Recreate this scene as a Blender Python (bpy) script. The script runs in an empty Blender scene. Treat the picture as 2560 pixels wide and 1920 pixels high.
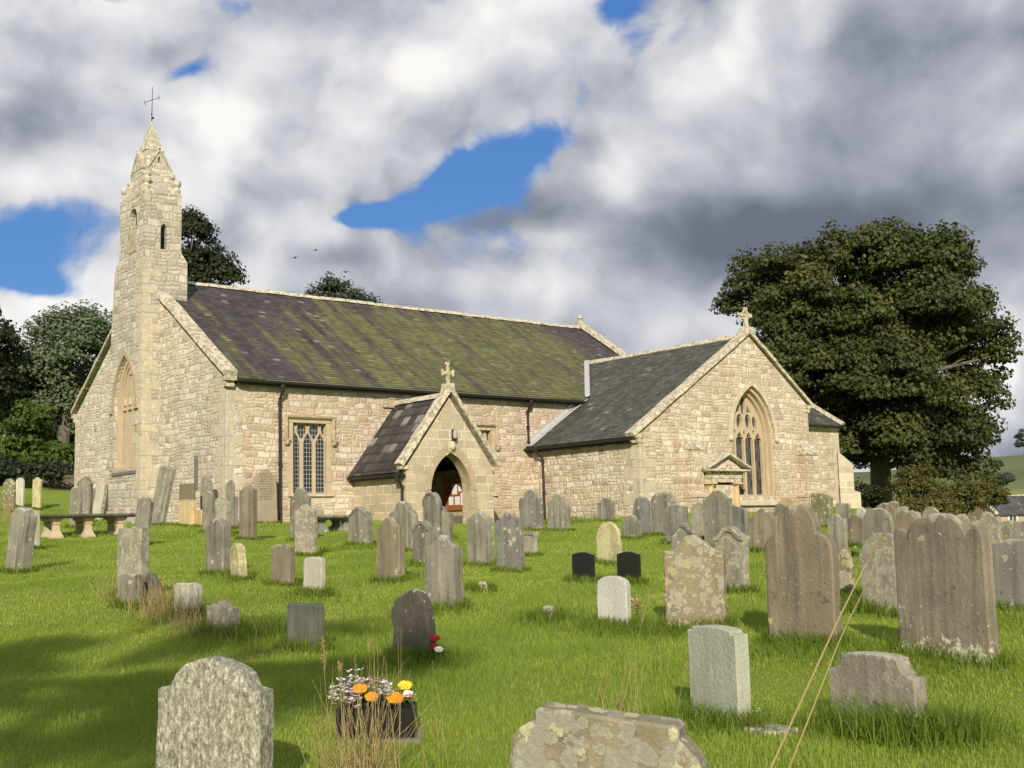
import bpy, bmesh, math, random
import numpy as np
from mathutils import Vector, Matrix
from mathutils.geometry import tessellate_polygon
R = math.radians
random.seed(7); RNG = np.random.default_rng(11)
S = bpy.context.scene
COL = S.collection

# ------------------------------------------------------------------ camera
FPX = 3000.0; PW, PH = 2560, 1920
YAW, PIT, ROL = R(38.96), R(6.857), R(-1.387)
CAM = np.array([0, 0, 1.55])
fw = np.array([math.sin(YAW)*math.cos(PIT), math.cos(YAW)*math.cos(PIT), math.sin(PIT)])
r0 = np.array([math.cos(YAW), -math.sin(YAW), 0.]); u0 = np.cross(r0, fw)
RI = math.cos(ROL)*r0 + math.sin(ROL)*u0; UP = -math.sin(ROL)*r0 + math.cos(ROL)*u0
cd = bpy.data.cameras.new("camera"); cam = bpy.data.objects.new("camera", cd); COL.objects.link(cam)
cd.sensor_width = 36; cd.lens = FPX/PW*36; cd.clip_start = 0.05; cd.clip_end = 4000
m = Matrix.Identity(4)
for i in range(3):
    m[i][0] = RI[i]; m[i][1] = UP[i]; m[i][2] = -fw[i]; m[i][3] = CAM[i]
cam.matrix_world = m; S.camera = cam

def ray(x, y): return fw + RI*((x-PW/2)/FPX) - UP*((y-PH/2)/FPX)
def at(x, y, d): return CAM + ray(x, y)*d

# ------------------------------------------------------------------ node helpers
class V:
    """float socket with arithmetic"""
    def __init__(s, t, o): s.t, s.o = t, o
    def _m(s, op, *a, clamp=False):
        n = s.t.nodes.new('ShaderNodeMath'); n.operation = op; n.use_clamp = clamp
        for i, v in enumerate((s,)+a):
            if isinstance(v, V): s.t.links.new(v.o, n.inputs[i])
            else: n.inputs[i].default_value = v
        return V(s.t, n.outputs[0])
    def __add__(s, b): return s._m('ADD', b)
    def __sub__(s, b): return s._m('SUBTRACT', b)
    def __mul__(s, b): return s._m('MULTIPLY', b)
    def __truediv__(s, b): return s._m('DIVIDE', b)
    def __radd__(s, b): return s._m('ADD', b)
    def __rmul__(s, b): return s._m('MULTIPLY', b)
    def __rsub__(s, b): return (s*-1.0)+b
    def f(s, op, *a): return s._m(op, *a)
    def sm(s, a, b):
        n = s.t.nodes.new('ShaderNodeMapRange'); n.interpolation_type = 'SMOOTHSTEP'
        s.t.links.new(s.o, n.inputs[0]); n.inputs[1].default_value = a; n.inputs[2].default_value = b
        return V(s.t, n.outputs[0])
    def clamp(s): return s._m('ADD', 0.0, clamp=True)
class M:
    """material / world tree builder"""
    def __init__(s, tree): s.t = tree; s.n = tree.nodes; s.l = tree.links
    def new(s, k, **kw):
        n = s.n.new(k)
        for a, b in kw.items(): setattr(n, a, b)
        return n
    def link(s, a, b): s.l.new(a.o if isinstance(a, V) else a, b)
    def put(s, sock, v):
        if isinstance(v, V): s.l.new(v.o, sock)
        elif isinstance(v, bpy.types.NodeSocket): s.l.new(v, sock)
        else: sock.default_value = v
    def coord(s, k='Object'): return s.new('ShaderNodeTexCoord').outputs[k]
    def sep(s, vec):
        n = s.new('ShaderNodeSeparateXYZ'); s.put(n.inputs[0], vec); return [V(s.t, o) for o in n.outputs]
    def com(s, x, y, z):
        n = s.new('ShaderNodeCombineXYZ')
        for i, v in enumerate((x, y, z)): s.put(n.inputs[i], v)
        return n.outputs[0]
    def vm(s, op, a, b=None):
        n = s.new('ShaderNodeVectorMath', operation=op); s.put(n.inputs[0], a)
        if b is not None: s.put(n.inputs[1], b)
        return n.outputs[0]
    def scale(s, vec, sc): return s.vm('MULTIPLY', vec, sc)
    def noise(s, vec, scale=1., detail=4., rough=.55, dist=0., col=False):
        n = s.new('ShaderNodeTexNoise'); s.put(n.inputs['Vector'], vec)
        n.inputs['Scale'].default_value = scale; n.inputs['Detail'].default_value = detail
        n.inputs['Roughness'].default_value = rough; n.inputs['Distortion'].default_value = dist
        return n.outputs['Color'] if col else V(s.t, n.outputs[0])
    def vor(s, vec, scale=1., feature='F1', rnd=1., out='Distance'):
        n = s.new('ShaderNodeTexVoronoi', feature=feature); s.put(n.inputs['Vector'], vec)
        n.inputs['Scale'].default_value = scale; n.inputs['Randomness'].default_value = rnd
        o = n.outputs[out]; return V(s.t, o) if out == 'Distance' else o
    def wn(s, vec):
        n = s.new('ShaderNodeTexWhiteNoise', noise_dimensions='3D'); s.put(n.inputs[0], vec); return V(s.t, n.outputs[0])
    def ramp(s, fac, stops, const=False):
        n = s.new('ShaderNodeValToRGB'); e = n.color_ramp.elements
        if const: n.color_ramp.interpolation = 'CONSTANT'
        while len(e) < len(stops): e.new(.5)
        for i, (p, c) in enumerate(stops): e[i].position = p; e[i].color = (*c, 1)
        s.put(n.inputs[0], fac); return n.outputs[0]
    def mix(s, fac, a, b, mode='MIX'):
        n = s.new('ShaderNodeMix', data_type='RGBA', blend_type=mode)
        s.put(n.inputs[0], fac)
        for i, v in ((6, a), (7, b)):
            if isinstance(v, tuple): n.inputs[i].default_value = (*v[:3], 1)
            else: s.put(n.inputs[i], v)
        return n.outputs[2]
    def hsv(s, col, h=.5, sa=1., v=1.):
        n = s.new('ShaderNodeHueSaturation'); s.put(n.inputs['Color'], col)
        s.put(n.inputs['Hue'], h); s.put(n.inputs['Saturation'], sa); s.put(n.inputs['Value'], v); return n.outputs[0]
    def bump(s, h, strength=.5, dist=.02):
        n = s.new('ShaderNodeBump'); s.put(n.inputs['Height'], h)
        n.inputs['Strength'].default_value = strength; n.inputs['Distance'].default_value = dist
        return n.outputs[0]
    def rnd(s): return V(s.t, s.new('ShaderNodeObjectInfo').outputs['Random'])
    def attr(s, name):
        return s.new('ShaderNodeAttribute', attribute_name=name)
MATS = {}
def mat(name):
    mt = bpy.data.materials.new(name); mt.use_nodes = True; mt.node_tree.nodes.clear()
    b = M(mt.node_tree); MATS[name] = mt
    return b
def finish(b, color, rough=.9, normal=None, spec=.3, metal=0.):
    p = b.new('ShaderNodeBsdfPrincipled'); o = b.new('ShaderNodeOutputMaterial')
    if isinstance(color, tuple): p.inputs['Base Color'].default_value = (*color, 1)
    else: b.put(p.inputs['Base Color'], color)
    b.put(p.inputs['Roughness'], rough); p.inputs['Specular IOR Level'].default_value = spec
    p.inputs['Metallic'].default_value = metal
    if normal is not None: b.put(p.inputs['Normal'], normal)
    b.l.new(p.outputs[0], o.inputs[0]); return p

# ------------------------------------------------------------------ sun, sky, exposure
SUN_AZ, SUN_EL = R(219.5), R(26)
sdir = Vector((math.sin(SUN_AZ)*math.cos(SUN_EL), math.cos(SUN_AZ)*math.cos(SUN_EL), math.sin(SUN_EL)))
ld = bpy.data.lights.new("sun", 'SUN'); ld.energy = 4.8; ld.angle = R(0.6); ld.color = (1, .89, .71)
lo = bpy.data.objects.new("sun", ld); COL.objects.link(lo); lo.rotation_euler = sdir.to_track_quat('Z', 'Y').to_euler()
S.view_settings.view_transform = 'Standard'; S.view_settings.look = 'None'
S.view_settings.exposure = 0.22; S.view_settings.gamma = 1.0
S.render.engine = 'CYCLES'; S.cycles.use_denoising = True
S.cycles.max_bounces = 6; S.cycles.diffuse_bounces = 3; S.cycles.transmission_bounces = 4

def azel(px, py):
    d = ray(px, py); d = d/np.linalg.norm(d)
    return math.degrees(math.atan2(d[0], d[1])), math.degrees(math.asin(d[2]))
def build_world():
    w = bpy.data.worlds.new("World"); S.world = w; w.use_nodes = True
    w.node_tree.nodes.clear(); b = M(w.node_tree)
    STR = 0.1
    sky = b.new('ShaderNodeTexSky', sky_type='NISHITA', sun_disc=False, sun_elevation=SUN_EL, sun_rotation=SUN_AZ,
                air_density=1.0, dust_density=.6, ozone_density=2.5)
    d = b.coord('Generated'); x, y, z = b.sep(d)
    az = x.f('ARCTAN2', y)*57.2958; el = z.f('MINIMUM', 1.).f('MAXIMUM', -1.).f('ARCSINE')*57.2958
    def blobs(lst, base):
        acc = None
        for (px, py, sx, sy, a, *rot) in lst:
            a0, e0 = azel(px, py); k = 57.2958/FPX; t = R(rot[0]) if rot else 0.
            du = az - a0; dv = el - e0
            if t:
                du, dv = du*math.cos(t)+dv*math.sin(t), dv*math.cos(t)-du*math.sin(t)
            u = du*(1/(sx*k)); v = dv*(1/(sy*k))
            g = ((u*u+v*v)*-1.).f('EXPONENT')*a if False else (u*u+v*v+1.).f('POWER', -3.)*a
            acc = g if acc is None else acc+g
        return acc+base
    q = b.com(az*.054, el*.061, 0.)
    def ns(p, sc, det, ro, col=False):
        n = b.new('ShaderNodeTexNoise', noise_dimensions='2D'); b.put(n.inputs['Vector'], p)
        n.inputs['Scale'].default_value = sc; n.inputs['Detail'].default_value = det; n.inputs['Roughness'].default_value = ro
        return n.outputs['Color'] if col else V(b.t, n.outputs[0])
    warp = b.vm('SUBTRACT', ns(q, 1.3, 3., .5, True), (.5, .5, .5))
    warp2 = b.vm('SUBTRACT', ns(b.vm('ADD', q, (3., 1., 2.)), 5., 3., .55, True), (.5, .5, .5))
    q2 = b.vm('ADD', b.vm('ADD', q, b.scale(warp, (.26, .22, .2))), b.scale(warp2, (.10, .10, .10)))
    def puff(p):
        o = None
        for sc, am in ((2.2, .55), (5.3, .28), (11.5, .15)):
            n = b.new('ShaderNodeTexVoronoi', feature='SMOOTH_F1', voronoi_dimensions='2D'); b.put(n.inputs['Vector'], p); n.inputs['Scale'].default_value = sc; n.inputs['Smoothness'].default_value = .5
            v = (V(b.t, n.outputs['Distance'])*-1.+.75)*am; o = v if o is None else o+v
        return o
    def dens(p, det): return ns(p, 1.6, det, .60)*.85 + puff(p)*.50
    n1 = dens(q2, 8.); qs = b.vm('ADD', q, b.scale(warp, (.26, .22, .2))); n1s = dens(qs, 3.); n1b = dens(b.vm('ADD', qs, (-.09, .13, 0.)), 2.)
    n2 = ns(b.vm('ADD', q2, (7.1, 3.3, 1.)), .62, 3., .5); n3 = ns(b.vm('ADD', q2, (2.1, 9.3, 4.)), 4.0, 5., .6)
    gaps = blobs([  # (px, py, sx, sy, amount, tilt): blue openings negative, cloud positive
        (1545, 30, 95, 120, -.62), (1450, 230, 80, 140, -.50, -20), (1215, 425, 250, 105, -1.9, 12), (960, 535, 290, 44, -1.6, 7),
        (1110, 465, 190, 80, -.9, 30), (1385, 330, 110, 100, -.5), (460, 180, 130, 34, -.62, 24), (290, 0, 120, 24, -.6), (30, 690, 170, 40, -1.3, -12), (2545, 1010, 60, 70, -.2),
        (950, 110, 460, 220, .9), (2050, 400, 620, 400, 1.2), (1900, 120, 300, 220, .4), (150, 300, 420, 220, .7),
        (1300, 800, 1300, 160, 1.5), (640, 400, 330, 210, .6), (1400, 400, 45, 45, .6), (300, 850, 500, 90, .6), (1330, 170, 100, 120, .35), (1700, 300, 160, 160, .4)], .52)
    cv = gaps*.80 + (n1-.56)*2.5
    cov = cv.sm(.04, .46)
    lum = blobs([
        (2050, 580, 640, 140, -.58), (2360, 470, 520, 170, -.16), (2450, 660, 300, 130, -.12), (1800, 530, 220, 90, -.14), (160, 330, 330, 80, -.22), (560, 40, 340, 50, -.10), (130, 90, 260, 100, -.16), (2100, 330, 500, 120, -.06),
        (840, 640, 210, 60, -.34), (350, 640, 160, 60, -.26), (1030, 120, 300, 160, .34), (70, 470, 260, 100, .36), (560, 290, 200, 150, .32), (430, 480, 220, 110, .18), (880, 330, 200, 120, .10),
        (1740, 200, 200, 150, .16), (1560, 430, 120, 120, .22), (1270, 600, 300, 50, .34), (1500, 850, 600, 100, -.08), (2500, 960, 120, 160, .26), (1350, 760, 700, 90, -.08), (2300, 100, 500, 200, -.10), (1250, 700, 420, 110, .30), (700, 480, 240, 90, -.10)], .62)
    calm = blobs([(2150, 420, 700, 420, .75)], 0.)*-.62+1.
    lum = (lum + ((n1s-n1b)*1.25 + (n2-.5)*.75 + (n1-n1s)*1.15 + (n3-.5)*.24)*calm).clamp()
    ccol = b.ramp(lum, [(0., (.130, .150, .190)), (.22, (.205, .232, .285)), (.46, (.365, .385, .435)), (.68, (.56, .57, .60)), (.86, (.71, .71, .715)), (1., (.82, .81, .79))])
    blue = b.ramp(el.sm(0., 26.), [(0., (.27, .40, .56)), (.4, (.085, .235, .555)), (1., (.062, .18, .49))])
    blue = b.mix(.12, b.scale(blue, (1/STR,)*3), sky.outputs[0])
    cl = b.scale(ccol, (1/STR,)*3)
    c = b.mix(cov, blue, cl)
    bg = b.new('ShaderNodeBackground'); b.put(bg.inputs[0], c); bg.inputs[1].default_value = STR
    o = b.new('ShaderNodeOutputWorld'); b.l.new(bg.outputs[0], o.inputs[0])
build_world()

# ------------------------------------------------------------------ object helpers
def tag(o, label=None, cat=None, group=None, kind=None):
    if label: o['label'] = label
    if cat: o['category'] = cat
    if group: o['group'] = group
    if kind: o['kind'] = kind
    return o
def empty(name, loc, label=None, cat=None, group=None, rz=0.):
    o = bpy.data.objects.new(name, None); COL.objects.link(o); o.location = loc; o.rotation_euler = (0, 0, rz)
    return tag(o, label, cat, group)
def link(name, me, mt=None, parent=None, loc=None, smooth=False):
    """parts are built in world coordinates; parent transform is undone"""
    o = bpy.data.objects.new(name, me); COL.objects.link(o)
    for k in (mt if isinstance(mt, (list, tuple)) else [mt]):
        if k: me.materials.append(MATS[k])
    if smooth:
        me.polygons.foreach_set('use_smooth', [True]*len(me.polygons))
    if loc is not None: o.location = loc
    if parent:
        o.parent = parent
    return o
class B:
    """mesh collector"""
    def __init__(s): s.v = []; s.f = []; s.uv = {}; s.mi = []; s.m = 0
    def add(s, vs, fs, uvs=None):
        o = len(s.v); s.v += [tuple(map(float, v)) for v in vs]
        for i, f in enumerate(fs):
            if uvs: s.uv[len(s.f)] = [uvs[j] for j in f]
            s.f.append([o+j for j in f]); s.mi.append(s.m)
    def box(s, a, b_):
        x0, y0, z0 = a; x1, y1, z1 = b_
        s.add([(x0, y0, z0), (x1, y0, z0), (x1, y1, z0), (x0, y1, z0), (x0, y0, z1), (x1, y0, z1), (x1, y1, z1), (x0, y1, z1)],
              [(3, 2, 1, 0), (4, 5, 6, 7), (0, 1, 5, 4), (1, 2, 6, 5), (2, 3, 7, 6), (3, 0, 4, 7)])
    def loft(s, rings, cap=True, closed=True):
        n = len(rings[0]); o = []
        vs = [p for r_ in rings for p in r_]; fs = []
        for i in range(len(rings)-1):
            for j in range(n if closed else n-1):
                k = (j+1) % n; fs.append((i*n+j, i*n+k, (i+1)*n+k, (i+1)*n+j))
        if cap: fs.append(tuple(reversed(range(n)))); fs.append(tuple(range((len(rings)-1)*n, len(rings)*n)))
        s.add(vs, fs)
    def tube(s, pts, rad, n=8, cap=True):
        pts = [Vector(p) for p in pts]; rings = []
        rad = rad if isinstance(rad, (list, tuple)) else [rad]*len(pts)
        ref = Vector((.13, .31, .94))
        for i, p in enumerate(pts):
            t = (pts[min(i+1, len(pts)-1)]-pts[max(i-1, 0)]).normalized()
            a = t.cross(ref if abs(t.dot(ref)) < .95 else Vector((1, 0, 0))).normalized(); c = t.cross(a)
            rings.append([p+(a*math.cos(2*math.pi*k/n)+c*math.sin(2*math.pi*k/n))*rad[i] for k in range(n)])
        s.loft(rings, cap)
    def sphere(s, c, r, n=10, m_=7, sc=(1, 1, 1)):
        rings = []
        for i in range(1, m_):
            t = math.pi*i/m_
            rings.append([(c[0]+r*sc[0]*math.sin(t)*math.cos(2*math.pi*k/n), c[1]+r*sc[1]*math.sin(t)*math.sin(2*math.pi*k/n), c[2]-r*sc[2]*math.cos(t)) for k in range(n)])
        s.loft(rings)
    def lathe(s, c, prof, n=12):
        s.loft([[(c[0]+r*math.cos(2*math.pi*k/n), c[1]+r*math.sin(2*math.pi*k/n), c[2]+z) for k in range(n)] for r, z in prof])
    def panel(s, outer, holes, O, U, W, N, th, sides=True):
        """flat plate with holes: 2D polygons placed at O + u*U + w*W, front at O, back at O - N*th (N = outward)"""
        O, U, W, N = map(Vector, (O, U, W, N))
        loops = [[Vector((p[0], p[1], 0)) for p in outer]] + [[Vector((p[0], p[1], 0)) for p in h] for h in holes]
        flat = [p for l in loops for p in l]
        tri = tessellate_polygon(loops)
        P = [O+U*p.x+W*p.y for p in flat]; n = len(P)
        vs = P+[p-N*th for p in P]; fs = []
        for t in tri:
            a, b_, c = t
            nn = (P[b_]-P[a]).cross(P[c]-P[a])
            if nn.length < 1e-9: continue
            if nn.dot(N) < 0: a, c = c, a
            fs.append((a, b_, c)); fs.append((n+c, n+b_, n+a))
        if sides:
            k = 0
            for l in loops:
                m_ = len(l)
                for i in range(m_): fs.append((k+i, k+(i+1) % m_, n+k+(i+1) % m_, n+k+i))
                k += m_
        s.add(vs, fs)
    def slab(s, quad, th, uv0=(0, 0)):
        """roof slab from 4 corners (eave0, eave1, ridge1, ridge0) with uv in metres (u along eave, v down from ridge)"""
        q = [Vector(p) for p in quad]; N = (q[1]-q[0]).cross(q[3]-q[0]).normalized()
        e = (q[1]-q[0]).normalized(); up = N.cross(e)
        us = [((p-q[0]).dot(e)+uv0[0], (q[3]-p).dot(up)+uv0[1]) for p in q]
        vs = q+[p-N*th for p in q]
        s.add(vs, [(0, 1, 2, 3), (7, 6, 5, 4), (1, 0, 4, 5), (2, 1, 5, 6), (3, 2, 6, 7), (0, 3, 7, 4)], us+us)
    def obj(s, name, mt=None, parent=None, smooth=False, loc=None, fix=True):
        me = bpy.data.meshes.new(name)
        org = Vector(loc) if loc is not None else (Vector(parent.location) if parent else Vector((0, 0, 0)))
        if parent and parent.parent: org = org*1
        wl = WORLD.get(parent.name, Vector((0, 0, 0))) if parent else Vector((0, 0, 0))
        if loc is None: org = wl
        me.from_pydata([(x-org.x, y-org.y, z-org.z) for x, y, z in s.v], [], s.f)
        if s.uv:
            ul = me.uv_layers.new(name='UVMap')
            for p in me.polygons:
                u = s.uv.get(p.index)
                if u:
                    for li, w in zip(p.loop_indices, u): ul.data[li].uv = w
        if fix:
            bm = bmesh.new(); bm.from_mesh(me); bmesh.ops.recalc_face_normals(bm, faces=bm.faces); bm.to_mesh(me); bm.free()
        o = link(name, me, mt, parent, smooth=smooth)
        if any(s.mi): me.polygons.foreach_set('material_index', s.mi)
        o.location = org-wl
        WORLD[o.name] = org
        return o
WORLD = {}
def wempty(name, loc, *a, **k):
    o = empty(name, loc, *a, **k); WORLD[o.name] = Vector(loc); return o

def np_mesh(name, verts, faces, attrs=None):
    me = bpy.data.meshes.new(name); nv, nf = len(verts), len(faces); k = faces.shape[1]
    me.vertices.add(nv); me.vertices.foreach_set('co', verts.astype(np.float32).ravel())
    me.loops.add(nf*k); me.loops.foreach_set('vertex_index', faces.astype(np.int32).ravel())
    me.polygons.add(nf); me.polygons.foreach_set('loop_start', (np.arange(nf)*k).astype(np.int32))
    me.update(calc_edges=True)
    for an, av in (attrs or {}).items():
        a = me.attributes.new(an, 'FLOAT', 'POINT'); a.data.foreach_set('value', av.astype(np.float32))
    return me

# ------------------------------------------------------------------ ground height
SY, CY = math.sin(YAW), math.cos(YAW)
def _anchors():
    A = []
    for s in (-8, 0, 5, 10, 16, 22, 28, 34):
        for t in (-.42, -.14, .14, .42):
            l = t*max(s, 6); A.append((s*SY+l*CY, s*CY-l*SY, .0475*s if t < .4 else min(.0475*s, .98)))
    A += [(17.7, 37.3, 1.91), (17.5, 43., 2.02), (17.5, 51.6, 2.5), (19.7, 37.2, 1.92), (25.1, 33.8, 1.55), (22.4, 34.2, 1.85), (22.5, 37.2, 1.9),
          (31, 34.2, 1.77), (31, 37., 1.82), (31, 31, 1.86), (36, 30.5, 1.9), (41.2, 31, 1.85), (53, 39, 2.35), (46, 37, 2.1), (17.8, 56.6, 3.5), (10, 50, 3.2),
          (21, 62, 4.), (28, 52, 2.6), (45, 50, 2.6), (46, 33, 1.45), (60, 30, .0), (55, 20, -.4), (75, 45, -.3), (48, 22, .2), (40, 16, .1), (62, 42, 1.2)]
    for a in range(0, 360, 20):
        for rr in (130, 260): A.append((rr*math.sin(R(a)), rr*math.cos(R(a)), -2. if not (290 < a or a < 40) else 4.))
    return np.array(A)
_A = _anchors()
def _tps(r2): return .5*r2*np.log(r2+1e-9)
def _fit():
    X = _A[:, :2]; n = len(X); D = ((X[:, None]-X[None])**2).sum(-1)
    K = _tps(D)+np.eye(n)*2.; P = np.hstack([np.ones((n, 1)), X])
    L = np.block([[K, P], [P.T, np.zeros((3, 3))]])
    return np.linalg.solve(L, np.concatenate([_A[:, 2], np.zeros(3)]))
_W = _fit()
def gz(x, y):
    x = np.atleast_1d(np.asarray(x, float)); y = np.atleast_1d(np.asarray(y, float)); out = np.empty(len(x))
    for i in range(0, len(x), 20000):
        xs, ys = x[i:i+20000], y[i:i+20000]
        D = (xs[:, None]-_A[None, :, 0])**2+(ys[:, None]-_A[None, :, 1])**2
        out[i:i+20000] = _tps(D)@_W[:-3]+_W[-3]+_W[-2]*xs+_W[-1]*ys
    out += .016*np.sin(x*2.9+.8*y+2.)*np.sin(y*3.3-1.1*x)+.035*np.sin(x*1.1+.7*y)*np.sin(y*.9-.4*x)+.02*np.sin(x*2.3-1.1*y+1.)
    return out
def G(x, y): return float(gz(x, y)[0])
def hit(px, py):
    """where the ray through a photo pixel meets the ground"""
    d = ray(px, py); ts = np.linspace(3.0, 90, 1200); P = CAM+ts[:, None]*d
    dz = P[:, 2]-gz(P[:, 0], P[:, 1]); k = np.where(dz < 0)[0]
    if len(k) == 0: t = ts[int(np.argmin(dz))]
    elif k[0] == 0: t = ts[0]
    else:
        a, c = dz[k[0]-1], dz[k[0]]; t = ts[k[0]-1]+(ts[1]-ts[0])*a/(a-c)
    return CAM+d*t, t
# ------------------------------------------------------------------ materials
def rubble(name, cols, sx=.34, sz=.20, mortar=(.45, .355, .235), white=.5, tone=1., seed=0., wide=1.):
    """roughly coursed rubble: two sizes of squarish stones in rows, wide soft joints, whitewash remains, damp stains"""
    b = mat(name); c = b.vm('ADD', b.coord(), (seed, seed*.7, seed*.3))
    w = b.vm('SUBTRACT', b.noise(c, 2.6, 3., .55, col=True), (.5, .5, .5)); w2 = b.vm('SUBTRACT', b.noise(c, .8, 2., .5, col=True), (.5, .5, .5))
    w3 = b.vm('SUBTRACT', b.noise(c, 8., 4., .65, col=True), (.5, .5, .5))
    p0 = b.vm('ADD', b.vm('ADD', b.vm('ADD', c, b.scale(w, (.22, .22, .17))), b.scale(w2, (.16, .16, .22))), b.scale(w3, (.09, .09, .09)))
    x, y, z = b.sep(p0); s = x+y
    fine = b.noise(c, 24., 5., .65); med = b.noise(c, 5., 4., .6); br = b.noise(c, 9., 5., .7)
    zr = z*(1/sz); row = zr.f('FLOOR'); fz = zr.f('FRACT')
    wf = b.wn(b.com(row, 7.7, 1.))*.9+.65; q = s/(wf*sx)+b.wn(b.com(row, 3.1, 0.))*9.; ci = q.f('FLOOR'); fq = q.f('FRACT')
    k0 = b.wn(b.com(ci, row, 4.)); half = k0.f('GREATER_THAN', .60)                    # some courses split into two thin stones
    fz2 = (fz*2.).f('FRACT'); hi = (fz*2.).f('FLOOR')*half
    vert = b.wn(b.com(ci, row, 8.)).f('GREATER_THAN', .72); fq2 = (fq*2.).f('FRACT'); vi = (fq*2.).f('FLOOR')*vert
    ez = fz.f('MINIMUM', 1.-fz)*sz*(half*-1.+1.)+fz2.f('MINIMUM', 1.-fz2)*(sz*.5)*half
    ex = (fq.f('MINIMUM', 1.-fq)*(vert*-1.+1.)+fq2.f('MINIMUM', 1.-fq2)*vert*.5)*wf*sx
    e = ez.f('SMOOTH_MIN', ex, .05)*4.5
    idv = b.com(ci+vi*.37, row+hi*.41, 2.); r_ = b.wn(idv); g_ = b.wn(b.vm('ADD', idv, (11., 3., 5.)))
    k1 = [r_, g_, g_]
    mask = (e+(br-.5)*.34).sm(-.02, .26*wide)
    col = b.hsv(b.ramp(r_, cols), v=fine*.30+med*.50+g_*.22+.47)
    pw = b.noise(c, .45, 4., .6)
    lime = (pw*1.4+(br-.5)*1.1+(k1[1]-.5)*.7).sm(1.34-white*.95, 1.60-white*.95)
    col = b.mix(lime*.8, col, (.68*tone, .63*tone, .54*tone))
    mcol = b.hsv(b.com(*mortar), v=fine*.3+med*.5+pw*.35+.44)
    col = b.mix(mask*.9, mcol, col)
    crack = (e+(br-.5)*.16).sm(.06, .0)*(b.noise(b.vm('ADD', c, (2., 8., 5.)), 1.3, 4., .65).sm(.42, .58))
    col = b.mix(crack*.38, col, (.20, .155, .11))
    damp = ((b.sep(b.coord())[2]*-1.+.75)*.55+(b.noise(c, 1.1, 5., .65)-.5)*1.3).sm(.05, .6); col = b.mix(damp*.45, col, (.24, .215, .15))
    stain = b.noise(b.scale(c, (1., 1., .3)), .8, 6., .62).sm(.48, .74)
    col = b.mix(stain*.42, col, b.com(*[q*.62 for q in mortar]))
    h = mask*.9+fine*.3+med*.7+r_*.4
    finish(b, col, .93, b.bump(h, .6, .045), .12)
def rr_col(b, v): return b.com(v, v, v)
WARM = [(0., (.36, .28, .195)), (.14, (.45, .365, .26)), (.36, (.52, .435, .315)), (.54, (.47, .385, .275)), (.72, (.58, .505, .38)), (.87, (.65, .59, .47)), (.95, (.46, .335, .20)), (1., (.40, .325, .235))]
PALE = [(0., (.36, .31, .235)), (.2, (.49, .43, .33)), (.42, (.60, .54, .425)), (.62, (.52, .455, .35)), (.82, (.66, .61, .50)), (1., (.42, .365, .28))]
WARM = [(p, (r*.97, g*.965, bl*1.05)) for p, (r, g, bl) in WARM]
PALE = [(p, (r*.95, g*.95, bl*1.02)) for p, (r, g, bl) in PALE]
GREY = [(p, (r*.90, g*.93, bl*.96)) for p, (r, g, bl) in PALE]
rubble('rubble', WARM, .36, .225, white=.62, mortar=(.50, .41, .30))
rubble('rubble_west', PALE, .37, .235, white=.68, mortar=(.50, .44, .335), seed=3.1)
rubble('rubble_tower', GREY, .46, .30, white=.50, mortar=(.43, .39, .31), seed=9.3, tone=.92)
rubble('rubble_transept', WARM, .36, .235, white=.66, mortar=(.51, .425, .315), seed=14.2)
rubble('rubble_dark', [(0., (.05, .048, .036)), (.5, (.085, .08, .058)), (1., (.12, .11, .08))], .4, .22, mortar=(.05, .048, .036), white=.1, seed=5.5)  # boundary wall: deep shade under the trees put into the stone colours

def ashlar(name, base, var=.25, lich=0., seed=0., joint=(.56, .45), jm=(.62, .54, .39)):
    b = mat(name); c = b.coord(); x, y, z = b.sep(b.vm('ADD', c, (seed, seed, 0)))
    fine = b.noise(c, 30., 5., .65); med = b.noise(c, 2.5, 5., .6)
    col = b.hsv(b.com(*base), v=fine*.45+med*(var*2)+(1-.225-var))
    streak = b.noise(b.scale(c, (4., 4., .6)), 1., 5., .6).sm(.5, .75)
    col = b.mix(streak*.4, col, tuple(k*.55 for k in base))
    if lich:
        l = b.noise(c, 6., 6., .65).sm(.62-lich*.2, .68-lich*.2)
        col = b.mix(l*.7, col, (.62, .57, .45))
        l2 = b.noise(b.vm('ADD', c, (4, 4, 4)), 4., 6., .7).sm(.6, .66)
        col = b.mix(l2*.6, col, (.16, .14, .10))
    finish(b, col, .9, b.bump(fine*.5+med, .35, .02), .15)
ashlar('dressed', (.46, .375, .26), .25)
ashlar('dressed_pale', (.48, .42, .315), .25, .5)
ashlar('coping', (.33, .29, .21), .35, .8)
ashlar('quoin', (.46, .405, .31), .3, .35, seed=2.)
ashlar('tooled', (.38, .305, .215), .3, .2)
ashlar('spire_stone', (.36, .34, .275), .3, .6)
ashlar('monument', (.36, .31, .225), .3, .8)
ashlar('column', (.52, .385, .205), .2)
ashlar('cross_stone', (.36, .32, .185), .25, .7)

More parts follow.
